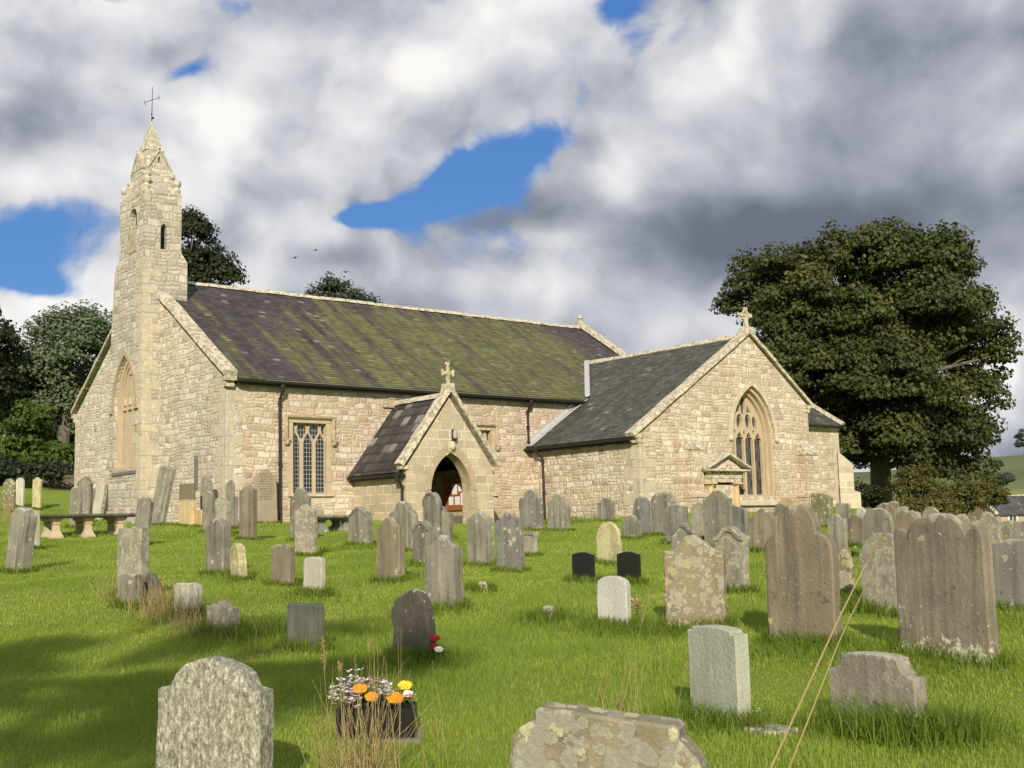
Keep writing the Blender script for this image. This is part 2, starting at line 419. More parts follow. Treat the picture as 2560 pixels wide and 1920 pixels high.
def porch_ashlar(name, rowh, wid, k, sd):
    b = mat(name); c = b.vm('ADD', b.coord(), (sd, 0., sd)); x, y, z = b.sep(c)
    s = x*1.31+y*.77 if k != 1. else x+y
    row = (z*(1/rowh)).f('FLOOR'); off = b.wn(b.com(row, 3.7, 0.))
    q = s*(1/wid)+off*1.7; colm = q.f('FLOOR')
    cell = b.wn(b.com(colm, row, 1.)); n = (b.noise(c, 3., 4., .6)-.5)*.06
    fz = (z*(1/rowh)).f('FRACT')+n; fx = q.f('FRACT')+n
    e = (fz.f('MINIMUM', 1.-fz)*rowh).f('MINIMUM', fx.f('MINIMUM', 1.-fx)*wid)
    fine = b.noise(c, 26., 5., .65); med = b.noise(c, 4., 5., .6)
    col = b.ramp(cell, [(p, tuple(q*k for q in cc)) for p, cc in ((0., (.33, .255, .165)), (.35, (.44, .345, .22)), (.6, (.40, .31, .205)), (.85, (.36, .295, .21)), (1., (.47, .39, .27)))])
    col = b.hsv(col, v=fine*.5+med*.5+.52)
    col = b.hsv(col, h=.506, sa=.80, v=1.07) if k == 1. else b.hsv(col, h=.512, sa=.72)
    col = b.mix((e.sm(.022, .008))*(b.noise(c, 1.2, 3.).sm(.38, .6)), col, (.66, .59, .44))
    finish(b, col, .92, b.bump(e.sm(0., .02)*.5+fine*.3+med*.5, .6, .02), .15)
porch_ashlar('porch_stone', .31, .52, 1., 0.)
porch_ashlar('ashlar_pale', .36, .7, 1.12, 3.3)

def slate(name, rowh, wid, base, moss=0., dark=.5, pale=.03):
    b = mat(name); uv = b.coord('UV'); u, v, _ = b.sep(uv)
    wv = (b.noise(b.com(u, v*.3, 0.), 1.2, 3.)-.5)*.05
    vr = (v+wv)*(1/rowh); row = vr.f('FLOOR'); fr = vr.f('FRACT'); off = b.wn(b.com(row, 1.3, 0.))
    q = u*(1/wid)+off*3.; cl = q.f('FLOOR'); fu = q.f('FRACT')
    cell = b.wn(b.com(cl, row, 2.)); cell2 = b.wn(b.com(cl, row, 9.))
    col = b.ramp(cell, [(0., tuple(k*.72 for k in base)), (.5, base), (1., tuple(k*1.32 for k in base))])
    big = b.noise(b.com(u, v, 0.), .5, 5., .6)
    col = b.hsv(col, v=big*1.0+.5)
    col = b.mix(cell2.sm(1-pale, 1.)*.8, col, (.26, .25, .23))
    lich = b.noise(b.com(u, v*2., 0.), 7., 5., .7).sm(.64, .72); col = b.mix(lich*.45, col, (.24, .23, .19))
    if moss:
        st = b.noise(b.com(u*1.0, v*.11, 4.), 1.15, 6., .62, .3); st2 = b.noise(b.com(u*3.3, v*.16, 1.), 1.2, 4., .6)
        area = u.sm(3.4, 7.4) if moss == 1 else u.sm(-1., 0.)
        top = v.sm(.6, 2.6) if moss == 1 else v.sm(-1., 0.)
        m_ = (area*.62 + top*.34 + (st-.5)*3.0 + (st2-.5)*1.3 + (big-.5)*.3 - .12).sm(.16, .62)
        if moss == 1: m_ = m_*(u*-1.+21.2).sm(.3, 2.4)
        run = (b.noise(b.com(u*1.5, v*.07, 7.), 1.25, 5., .6, .2)+(st2-.5)*.25).sm(.50, .66)*(u.sm(2.5, 6.))
        m_ = m_*(run*-.78+1.)
        col = b.mix(m_*(fr*.35+.62), col, b.hsv(b.ramp(cell2, [(0., (.100, .110, .038)), (1., (.190, .198, .066))]), v=big*.8+.62))
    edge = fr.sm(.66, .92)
    col = b.mix(edge*dark, col, (.012, .012, .011))  # shadow line below each slate course, painted into the colour
    h = fr*1.3+cell*.35+fu.sm(.06, 0.)*-.5+b.noise(b.com(u, v, 0.), 18., 3.)*.3
    finish(b, col, .8, b.bump(h, 1., .04), .18)
slate('nave_slate', .215, .26, (.070, .062, .060), moss=1, dark=.7, pale=.04)
slate('transept_slate', .20, .26, (.088, .089, .074), moss=0, dark=.55, pale=.02)
slate('porch_slate', .42, .42, (.060, .056, .052), moss=0, dark=.5, pale=.10)
slate('house_slate', .3, .3, (.085, .085, .09), moss=0, dark=.3)

def plain(name, col, rough=.6, var=.2, sc=8., spec=.3, metal=0., bump=.2):
    b = mat(name); c = b.coord(); n = b.noise(c, sc, 5., .6)
    finish(b, b.hsv(b.com(*col), v=n*(2*var)+1-var), rough, b.bump(n, bump, .01), spec, metal)
plain('iron', (.022, .020, .018), .5)
plain('gutter_edge', (.20, .19, .17), .6)
plain('lead', (.40, .40, .41), .5, .3, 9., bump=.6)
plain('wood', (.30, .115, .035), .55, .3, 20.)
plain('paper', (.75, .75, .76), .7, .05)
plain('lamp_glass', (.36, .34, .30), .25, .15)
plain('shade_dark', (.028, .026, .022), .9)
plain('paving', (.16, .145, .11), .9, .3)
plain('black_granite', (.016, .016, .017), .16, .3, 60., .5, bump=.02)
plain('planter_black', (.010, .010, .010), .3, .3, 20., .4)
plain('slab_grey', (.155, .15, .135), .8, .4, 3.)
plain('flint', (.30, .27, .21), .9, .5, 6., bump=.8)
plain('bird', (.022, .024, .032), .7)
plain('petal_orange', (.85, .33, .02), .6, .25, 40.); plain('petal_yellow', (.90, .62, .04), .6, .2, 40.)
plain('petal_lilac', (.68, .60, .68), .6, .3, 40.); plain('petal_white', (.80, .80, .74), .6, .1, 40.)
plain('petal_pink', (.72, .34, .36), .6, .2, 40.); plain('petal_red', (.32, .025, .03), .6, .3, 40.)
plain('stem_green', (.045, .10, .022), .7, .4, 30.)
plain('white_paint', (.75, .75, .72), .5, .1)
plain('bark', (.13, .115, .09), .95, .5, 4., bump=1.)
plain('house_wall', (.42, .31, .19), .9, .3, 2.)

def glass(name, grid, gc=(.30, .32, .33), base=(.020, .022, .026)):
    b = mat(name); c = b.coord(); x, y, z = b.sep(c)
    n = b.noise(c, 3., 4., .6); col = b.hsv(b.com(*base), v=n*1.4+.3)
    if grid:
        gx, gy = grid; fx = (x*(1/gx)).f('FRACT'); fz = (z*(1/gy)).f('FRACT')
        line = fx.f('LESS_THAN', .16).f('MAXIMUM', fz.f('LESS_THAN', .11))
        col = b.mix(line, col, gc)
    else:
        w = b.noise(b.scale(c, (14., 14., 3.)), 1., 5., .7); col = b.mix(w.sm(.35, .7)*.8, col, (.17, .17, .155))
    finish(b, col, .35, b.bump(n, .2, .01), .4)
glass('leaded', (.115, .155)); glass('leaded_old', None)

def stone_mat(name, c1, c2, lich=.3, base=.0, streak=.5, speck=.2, lc=(.55, .52, .42), lc2=(.50, .46, .26), big=1., rough=.9, moss=.2):
    b = mat(name); o = b.coord(); r = b.rnd(); off = b.com(r*37., r*91., r*13.)
    c = b.vm('ADD', o, off); x, y, z = b.sep(o)
    n = b.noise(c, 2.2*big, 5., .6); fine = b.noise(c, 42., 5., .7)
    col = b.mix(n.sm(.3, .7), c1, c2)
    st = b.noise(b.scale(c, (9., 9., .55)), 1., 5., .62)
    col = b.mix(st.sm(.44, .74)*streak, col, tuple(k*.42 for k in c1))
    st2 = b.noise(b.vm('ADD', b.scale(c, (7., 7., .5)), (5., 2., 1.)), 1., 4., .6)
    col = b.mix(st2.sm(.52, .75)*streak*.7, col, tuple(min(1, k*1.45) for k in c2))
    col = b.hsv(col, h=r*.016+.492, v=fine*.5+.70+r*.2)
    if moss:
        mo = (b.noise(c, 3.5, 5., .65)+z*.10).sm(.66, .85); col = b.mix(mo*moss, col, (.12, .125, .055))
    if lich:
        q = b.vm('ADD', c, b.scale(b.vm('SUBTRACT', b.noise(c, 13., 5., .7, col=True), (.5, .5, .5)), (.11, .11, .11)))
        d1 = b.vor(q, 11.*big); s1 = b.sep(b.vor(q, 11.*big, out='Color')); k1 = s1[0]
        sz = k1*.62-.12+lich*.30
        patch = (sz-d1).sm(0., .035)*((s1[1]*1.).f('LESS_THAN', min(.95, lich*1.05)))
        ring = ((sz-d1).sm(.05, .09)*-1.+1.)*.25+.75
        col = b.mix(patch*.82, col, b.hsv(b.mix((s1[2]).f('GREATER_THAN', .72), lc, lc2), v=ring*(fine*.4+.8)))
        d2 = b.vor(b.vm('ADD', q, (3., 3., 3.)), 24.*big); s2 = b.sep(b.vor(b.vm('ADD', q, (3., 3., 3.)), 24.*big, out='Color'))
        patch2 = (s2[0]*.5-.1+lich*.15-d2).sm(0., .08)*(b.noise(c, 2.6, 3.).sm(.56-lich*.14, .72-lich*.14))
        col = b.mix(patch2*.6, col, tuple(k*1.06 for k in lc))
        dk = b.noise(b.vm('ADD', c, (9, 1, 4)), 7., 6., .7).sm(.62, .66); col = b.mix(dk*.55, col, (.07, .06, .045))
    gzn = b.sep(b.coord('Generated'))[2]
    cr = ((gzn-.965)*7.+(b.noise(c, 10., 6., .75)-.5)*1.6+(b.noise(b.scale(c, (12., 12., 1.2)), 1., 4.)-.5)*1.1).sm(.02, .22)
    if lich and lich < .6: col = b.mix(cr*.7, col, (.43, .41, .33))
    alg = (b.noise(b.scale(c, (3., 3., 1.6)), 1.4, 5., .6)-(gzn-.25)*.55).sm(.56, .74); col = b.mix(alg*.45, col, (.085, .082, .05)) if rough == .9 and lich else col
    if base:
        lo_ = (b.noise(c, 9., 7., .75)*.95-z*1.1-.52+base*.20).sm(0., .10); col = b.mix(lo_*.85, col, (.62, .585, .45))
    if name == 'st_twotone': col = b.mix((z+(n-.5)*.35).sm(.78, .92)*.85, col, (.13, .115, .085))
    h = fine*.4+n*.6+st*.5
    finish(b, col, rough, b.bump(h+fine*.5, .8, .016), .2)
stone_mat('st_brown', (.172, .148, .105), (.240, .208, .148), .07, 0, .75)
stone_mat('st_brown_base', (.155, .138, .102), (.225, .200, .148), .07, .95, .8)
stone_mat('st_grey', (.165, .156, .124), (.255, .242, .192), .16, 0, .8)
stone_mat('st_grey_base', (.168, .158, .126), (.255, .242, .192), .16, .65, .8)
stone_mat('st_cool', (.160, .157, .138), (.240, .235, .205), .14, .45, .75)
stone_mat('st_lichen', (.165, .135, .088), (.235, .195, .13), .9, .5, .4, lc=(.45, .425, .34), big=1.1)
stone_mat('st_blotch', (.165, .145, .095), (.23, .205, .14), 1.2, 0., .3, lc=(.37, .36, .30), lc2=(.60, .57, .33), big=1.1)
stone_mat('st_mottle', (.20, .185, .14), (.30, .28, .22), .75, .5, .3, lc=(.46, .44, .36), big=1.6)
stone_mat('st_yellow', (.30, .27, .15), (.46, .42, .25), .75, .5, .4, lc=(.66, .62, .37), lc2=(.60, .54, .20), big=1.2)
stone_mat('st_pale', (.36, .345, .28), (.45, .43, .36), .06, 0, .5, lc=(.55, .53, .44))
stone_mat('st_marble', (.40, .41, .37), (.49, .49, .45), .0, 0, .18, moss=.12)
stone_mat('st_green_marble', (.295, .315, .24), (.38, .395, .315), .0, 0, .22, moss=.25)
stone_mat('st_slate', (.075, .078, .062), (.125, .125, .10), .0, 0, .6, moss=.5)
stone_mat('st_dark', (.060, .058, .045), (.10, .094, .074), .05, 0, .3, big=3.)
stone_mat('st_scoop', (.235, .22, .165), (.31, .29, .225), .25, 0, .5, lc=(.40, .38, .30), lc2=(.10, .095, .075))
stone_mat('st_twotone', (.44, .33, .17), (.52, .41, .235), .1, .6, .3)
stone_mat('st_orange', (.36, .26, .13), (.46, .34, .18), .2, .4, .5)
stone_mat('st_green', (.13, .135, .075), (.20, .19, .11), .4, 0, .4)
def granite():
    b = mat('granite'); c = b.coord()
    q = b.scale(c, (1., 1., .55)); n = b.noise(q, 70., 3., .7); n2 = b.noise(b.vm('ADD', q, (3, 3, 3)), 30., 4., .75); n3 = b.noise(c, 3., 4., .6)
    col = b.ramp(n*.9+n2*.9-.4, [(.30, (.11, .108, .08)), (.45, (.21, .205, .155)), (.58, (.33, .32, .25)), (.72, (.56, .54, .45))])
    col = b.mix(n3.sm(.5, .75)*.45, col, (.36, .34, .22))
    finish(b, col, .85, b.bump(n*.6+n2*.8, .9, .012), .3)
granite()
def inscribed():
    b = mat('inscribed'); o = b.coord(); x, y, z = b.sep(o); n = b.noise(o, 3., 5., .6); fine = b.noise(o, 40., 4., .6)
    col = b.hsv(b.com(.29, .24, .175), v=n*.7+fine*.3+.5)
    rows = ((z*(1/.085)).f('FRACT')-.5).f('ABSOLUTE').sm(.30, .2)*((z-.72).sm(0., .05))*((z*-1.+1.72).sm(0., .05))
    wob = b.noise(b.scale(o, (26., 26., 12.)), 1., 4., .7).sm(.38, .55)
    lim = (x.f('ABSOLUTE')*-1.+.27).sm(0., .05)
    ink = rows*wob*lim
    col = b.mix(ink*.75, col, (.105, .085, .06))
    finish(b, col, .9, b.bump(n+ink*-.8, .5, .01), .2)
inscribed()

def foliage(name, dark, light, trans=.3, tip=None):
    b = mat(name); a = V(b.t, b.attr('tint').outputs['Fac']); c = b.coord()
    n = b.noise(c, .45, 3., .6)
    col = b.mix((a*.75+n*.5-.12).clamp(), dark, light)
    if tip: col = b.mix(a.sm(.93, .99)*.8, col, tip)
    p = b.new('ShaderNodeBsdfPrincipled'); b.put(p.inputs['Base Color'], col); p.inputs['Roughness'].default_value = .55; p.inputs['Specular IOR Level'].default_value = .25
    tr = b.new('ShaderNodeBsdfTranslucent'); b.put(tr.inputs[0], b.hsv(col, h=.485, sa=1.1, v=1.5))
    mx = b.new('ShaderNodeMixShader'); mx.inputs[0].default_value = trans
    b.l.new(p.outputs[0], mx.inputs[1]); b.l.new(tr.outputs[0], mx.inputs[2])
    o = b.new('ShaderNodeOutputMaterial'); b.l.new(mx.outputs[0], o.inputs[0])
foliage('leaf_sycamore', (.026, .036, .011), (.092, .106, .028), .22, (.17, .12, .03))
foliage('leaf_pale', (.066, .094, .052), (.185, .225, .125), .3)
foliage('leaf_dark', (.014, .022, .010), (.045, .060, .022), .2)
foliage('leaf_bright', (.035, .060, .010), (.115, .165, .030), .35)
foliage('leaf_olive', (.052, .060, .016), (.15, .145, .042), .28)
foliage('leaf_grey', (.035, .045, .032), (.080, .095, .060), .25)
foliage('grass_blade', (.165, .255, .036), (.375, .44, .082), .5, (.48, .39, .16))
foliage('grass_long', (.085, .145, .018), (.24, .315, .05), .45, (.26, .21, .08))
foliage('straw', (.38, .30, .14), (.58, .49, .27), .3)
foliage('seedhead', (.30, .21, .11), (.47, .35, .20), .3)

def turf():
    b = mat('turf'); c = b.coord(); x, y, z = b.sep(c)
    n = b.noise(c, .35, 5., .6); f = b.noise(b.scale(c, (1., 1., .2)), 14., 6., .75); g = b.noise(c, 1.6, 4., .6); k = b.noise(c, 90., 3., .7)
    col = b.ramp(f*.55+g*.35+n*.2-.05, [(.2, (.125, .195, .026)), (.45, (.205, .285, .04)), (.65, (.27, .345, .056)), (.85, (.35, .39, .09))])
    dry = (b.noise(c, .9, 5., .65)+(f-.5)*.3).sm(.66, .75); col = b.mix(dry*.35, col, (.20, .155, .055))
    col = b.hsv(col, v=k*.7+.65)
    finish(b, col, .95, b.bump(f+k*.6, .9, .06), .1)
turf()
def hill():
    b = mat('pasture'); c = b.coord(); x, y, z = b.sep(c)
    n = b.noise(c, .02, 5., .6); m_ = b.noise(c, .006, 3., .5)
    col = b.ramp(n*.5+m_*.5, [(.3, (.085, .105, .050)), (.5, (.125, .150, .065)), (.7, (.16, .175, .08))])
    finish(b, col, .95, None, .1)
hill()
plain('dry_bank', (.46, .36, .17), .95, .3, .3); plain('heath', (.17, .175, .05), .95, .35, .25)
# ------------------------------------------------------------------ ground, far hills
def ground():
    ax = np.concatenate([np.arange(-400, -20, 20.), np.arange(-20, -6, 2.), np.arange(-6, 60, .4), np.arange(60, 100, 4.), np.arange(100, 420, 20.)])
    ay = np.concatenate([np.arange(-400, -20, 20.), np.arange(-20, -4, 2.), np.arange(-4, 66, .4), np.arange(66, 100, 4.), np.arange(100, 420, 20.)])
    Xg, Yg = np.meshgrid(ax, ay); z = gz(Xg.ravel(), Yg.ravel())
    vs = np.stack([Xg.ravel(), Yg.ravel(), z], 1); nx, ny = len(ax), len(ay)
    i = (np.arange(ny-1)[:, None]*nx+np.arange(nx-1)[None]).ravel()
    me = np_mesh('ground', vs, np.stack([i, i+1, i+nx+1, i+nx], 1))
    tag(link('ground', me, 'turf', smooth=True), kind='structure')
    # far pasture rising to the skyline, as one terrain sheet in rings round the churchyard
    vs = []; th = np.radians(np.arange(-70, 150, 2.)); rs = [230, 300, 380, 470, 560, 640, 700, 1200]
    for t in th:
        bb = math.degrees(t)
        for k, r in enumerate(rs):
            top = 34 + 5*math.sin(t*5)+3*math.sin(t*11+1)
            f = min(1, max(0, (r-300)/340)); f = f*f*(3-2*f)
            vs.append((r*math.sin(t), r*math.cos(t), -6+f*(top+6)+(1.2*math.sin(t*40+k*2) if 0 < k < 6 else 0)-(25 if r > 800 else 0)))
    nr = len(rs); fs = [(i*nr+j, i*nr+j+1, (i+1)*nr+j+1, (i+1)*nr+j) for i in range(len(th)-1) for j in range(nr-1)]
    me = bpy.data.meshes.new('hills'); me.from_pydata(vs, [], fs)
    o = link('hills', me, 'pasture', smooth=True); tag(o, kind='structure')
ground()
# ------------------------------------------------------------------ the church
CH = wempty('parish_church', (17.7, 37.3, 1.9), 'old rubble stone church with mossy slate roof and slim bell turret at its west gable', 'church')
XW, XE, YS, YN, YR = 17.7, 40.7, 37.3, 51.8, 44.55
EAVE, RZ = 6.78, 11.55
Xv, Yv, Zv = (1, 0, 0), (0, 1, 0), (0, 0, 1)
def arch(cx, hw, z0, spring, apex, n=12):
    """pointed two-centred arch outline, counter-clockwise from bottom left"""
    h = apex-spring; rad = (hw*hw+h*h)/(2*hw); pts = [(cx-hw, z0), (cx+hw, z0)]
    a1 = math.atan2(h, rad-hw)
    rt = [(cx+hw-rad+rad*math.cos(a1*i/n), spring+rad*math.sin(a1*i/n)) for i in range(n+1)]
    lt = [(2*cx-x, z) for x, z in reversed(rt[:-1])]
    return pts+rt+lt
def slope_band(b, p0, p1, axis, a0, a1, th, up=0.):
    """coping: a bar following p0->p1 (in the gable plane), from a0 to a1 along axis, thickness th upward"""
    P0, P1 = Vector(p0), Vector(p1); t = (P1-P0).normalized()
    A = Vector(Xv if axis == 0 else Yv); n = t.cross(A)
    if n.z < 0: n = -n
    rings = []
    L = (P1-P0).length; k = max(2, int(L/.9)); rng = random.Random(int(L*1000))
    for i in range(k):
        s0, s1 = L*i/k+.006, L*(i+1)/k-.006; j = rng.uniform(-.012, .012); q = rng.uniform(-.015, .015)
        r = []
        for s_ in (s0, s1):
            c = P0+t*s_+n*(up+j)
            r.append([c+A*(a0-c.dot(A)+q), c+A*(a1-c.dot(A)+q), c+A*(a1-c.dot(A)+q-.03)+n*th, c+A*(a0-c.dot(A)+q+.03)+n*th])
        b.loft(r)
def gutter(name, p0, p1, parent, lip=None):
    b = B(); P0, P1 = Vector(p0), Vector(p1); t = (P1-P0).normalized(); s = t.cross(Vector(Zv))
    prof = [(-.06, 0), (-.05, -.07), (0, -.10), (.05, -.07), (.06, 0), (.045, .0), (.035, -.05), (0, -.075), (-.035, -.05), (-.045, 0)]
    b.loft([[P+s*u+Vector(Zv)*w for u, w in prof] for P in (P0, P1)])
    n = int((P1-P0).length/1.0)
    for i in range(n+1):
        c = P0+(P1-P0)*(i+.3)/(n+1)
        b.tube([c-s*.075+Vector((0, 0, -.04)), c+s*.01+Vector((0, 0, -.125)), c+s*.075+Vector((0, 0, -.06))], .012, 5)
    o = b.obj(name, 'iron', parent)
    if lip:
        l = B(); a = P0+(P1-P0)*lip[0]; c = P0+(P1-P0)*lip[1]
        l.tube([a+s*.062+Vector((0, 0, .005)), c+s*.062+Vector((0, 0, .005))], .014, 5); l.obj('gutter_highlight', 'gutter_edge', o)  # sunlit highlight on the gutter rim, put in as a paler strip
    return o
def downpipe(parent, pts, r=.05):
    b = B(); b.tube(pts, r, 10)
    P = [Vector(p) for p in pts]
    for f in (.03, .5, .97):
        c = P[-2]+(P[-1]-P[-2])*f; b.tube([c+Vector((0, 0, .05)), c-Vector((0, 0, .05))], r*1.45, 10)
    c = P[1]; b.lathe((c.x, c.y, c.z-.05), [(r*1.2, 0), (r*2., .16), (r*2.1, .26), (r*1.3, .27)], 10)
    return b.obj('downpipe', 'iron', parent)
def quoins(parent, x, y, dx, dy, z0, z1, seed, mt='quoin', big=1.):
    """alternating corner blocks; dx,dy = outward signs of the two faces"""
    rng = random.Random(seed); b = B(); z = z0; k = 0
    while z < z1-.1:
        h = min(rng.uniform(.24, .42)*big, z1-z); a, c = (rng.uniform(.5, .75), rng.uniform(.25, .4)) if k % 2 else (rng.uniform(.25, .4), rng.uniform(.5, .75))
        a *= big; c *= big; p = rng.uniform(.004, .016)
        xa, xb = (x-dx*a, x+dx*p); ya, yb = (y-dy*c, y+dy*p)
        b.box((min(xa, xb), min(ya, yb), z+.006), (max(xa, xb), max(ya, yb), z+h-.006)); z += h; k += 1
    return b.obj('quoins', mt, parent)

# --- nave walls (south wall pierced by two square headed windows)
WX, WW, WZ0, WZ1 = 20.27, 1.36, 2.93, 5.42
W2 = WX+7.42
b = B()
sh = [[(x, WZ0), (x+WW, WZ0), (x+WW, WZ1), (x, WZ1)] for x in (WX, W2)]
b.panel([(XW+.651, .8), (XE, .8), (XE, EAVE), (XW+.651, EAVE)], sh, (0, YS, 0), Xv, Zv, (0, -1, 0), .7)
NAVE = b.obj('nave_wall', 'rubble', CH)
b = B(); b.box((XW+.655, YN-.7, .8), (XE, YN-.01, EAVE)); b.obj('nave_wall', 'rubble', CH)
b = B()
b.panel([(YS, .8), (YN, .8), (YN, EAVE), (YR, RZ-.16), (YS, EAVE)], [], (XW, 0, 0), Yv, Zv, (-1, 0, 0), .65)
b.obj('west_gable', 'rubble_west', CH)
b = B(); b.panel([(YS+.71, .8), (YN-.71, .8), (YN, EAVE), (YR, RZ-.16), (YS+.2, EAVE)], [], (XE, 0, 0), Yv, Zv, (1, 0, 0), .6); b.obj('east_gable', 'rubble', CH)
# roof
b = B(); th = .09
b.slab([(XW+.3, 36.96, EAVE+.06), (XE-.1, 36.96, EAVE+.06), (XE-.1, YR, RZ), (XW+.3, YR, RZ)], th)
b.slab([(XE-.1, YN+.3, EAVE+.06), (XW+.3, YN+.3, EAVE+.06), (XW+.3, YR, RZ), (XE-.1, YR, RZ)], th)
NROOF = b.obj('nave_roof', 'nave_slate', CH)
b = B(); rng = random.Random(3)
x = 18.85
while x < XE-.3:
    l = rng.uniform(.42, .6); j = rng.uniform(-.012, .012); e = min(x+l-.008, XE-.25)
    b.loft([[(u, YR-.19, RZ-.07+j), (u, YR-.05, RZ+.085+j), (u, YR+.05, RZ+.085+j), (u, YR+.19, RZ-.07+j)] for u in (x, e)]); x += l
b.obj('ridge_tiles', 'coping', NROOF)
# copings with kneelers
b = B(); slope_band(b, (XW, YS-.22, EAVE+.12), (XW, 42.9, EAVE+.12+(42.9-YS+.22)*.632), 0, XW-.14, XW+.36, .17)
b.obj('coping', 'coping', CH); b = B(); slope_band(b, (XW, YN+.25, EAVE+.12), (XW, 45.9, EAVE+.12+(YN+.25-45.9)*.632), 0, XW-.14, XW+.36, .17)
for s, y in ((-1, YS), (1, YN)):
    b.box((XW-.10, min(y, y+s*.30), EAVE-.06), (XW+.32, max(y, y+s*.30), EAVE+.10))
    b.box((XW-.06, min(y, y+s*.17), EAVE-.26), (XW+.28, max(y, y+s*.17), EAVE-.065))
b.obj('coping', 'coping', CH)
b = B(); slope_band(b, (XE-.1, YS-.1, EAVE+.16), (XE-.1, YR+.02, RZ+.14), 0, XE-.3, XE+.12, .16); slope_band(b, (XE-.1, YN+.1, EAVE+.16), (XE-.1, YR-.02, RZ+.14), 0, XE-.3, XE+.12, .16)
EC = b.obj('coping', 'coping', CH)
b = B(); b.lathe((XE-.1, YR, RZ+.2), [(.2, 0), (.2, .08), (.11, .13), (.10, .26), (.15, .30), (.12, .40), (.04, .46)], 8); b.obj('finial', 'cross_stone', EC)
g = gutter('gutter', (XW+.35, 36.90, EAVE-.01), (33.95, 36.90, EAVE-.03), CH, (.06, .86))
b = B(); b.box((XW+.36, 37.02, EAVE-.16), (33.9, YS-.004, EAVE-.02)); b.obj('fascia', 'iron', CH)
quoins(CH, XW, YS, -1, -1, 1.3, EAVE-.27, 21, big=1.15); quoins(CH, XW, YN, -1, 1, 1.6, EAVE-.27, 22)
downpipe(CH, [(19.72, 36.91, EAVE-.08), (19.72, 36.98, EAVE-.30), (19.72, 37.2, EAVE-.62), (19.74, 37.21, 1.75)])
downpipe(CH, [(30.86, 36.91, EAVE-.1), (30.86, 36.98, EAVE-.28), (30.86, 37.2, EAVE-.55), (30.88, 37.21, 4.95)])
b = B(); b.tube([(17.69, 37.27, 6.4), (17.675, 37.27, 3.), (17.68, 37.265, 1.8)], .012, 5); b.obj('lightning_conductor', 'lead', CH)
# plaque high on the wall
b = B(); b.box((24.02, YS-.05, 6.16), (24.98, YS+.02, 6.42)); b.box((23.98, YS-.10, 6.10), (25.02, YS+.02, 6.155)); b.box((24.2, YS-.08, 6.425), (24.8, YS+.02, 6.47)); b.obj('wall_tablet', 'tooled', CH)
# blocked lancet at the west wall
b = B(); b.panel(arch(39.48, .14, 3.18, 4.15, 4.36, 5), [], (XW-.03, 0, 0), Yv, Zv, (-1, 0, 0), .05); b.obj('lancet_slab', 'slab_grey', CH)
b = B(); b.box((XW-.10, 45.95, .9), (XW+.01, 51.79, 2.62)); b.obj('plinth', 'rubble_west', CH)

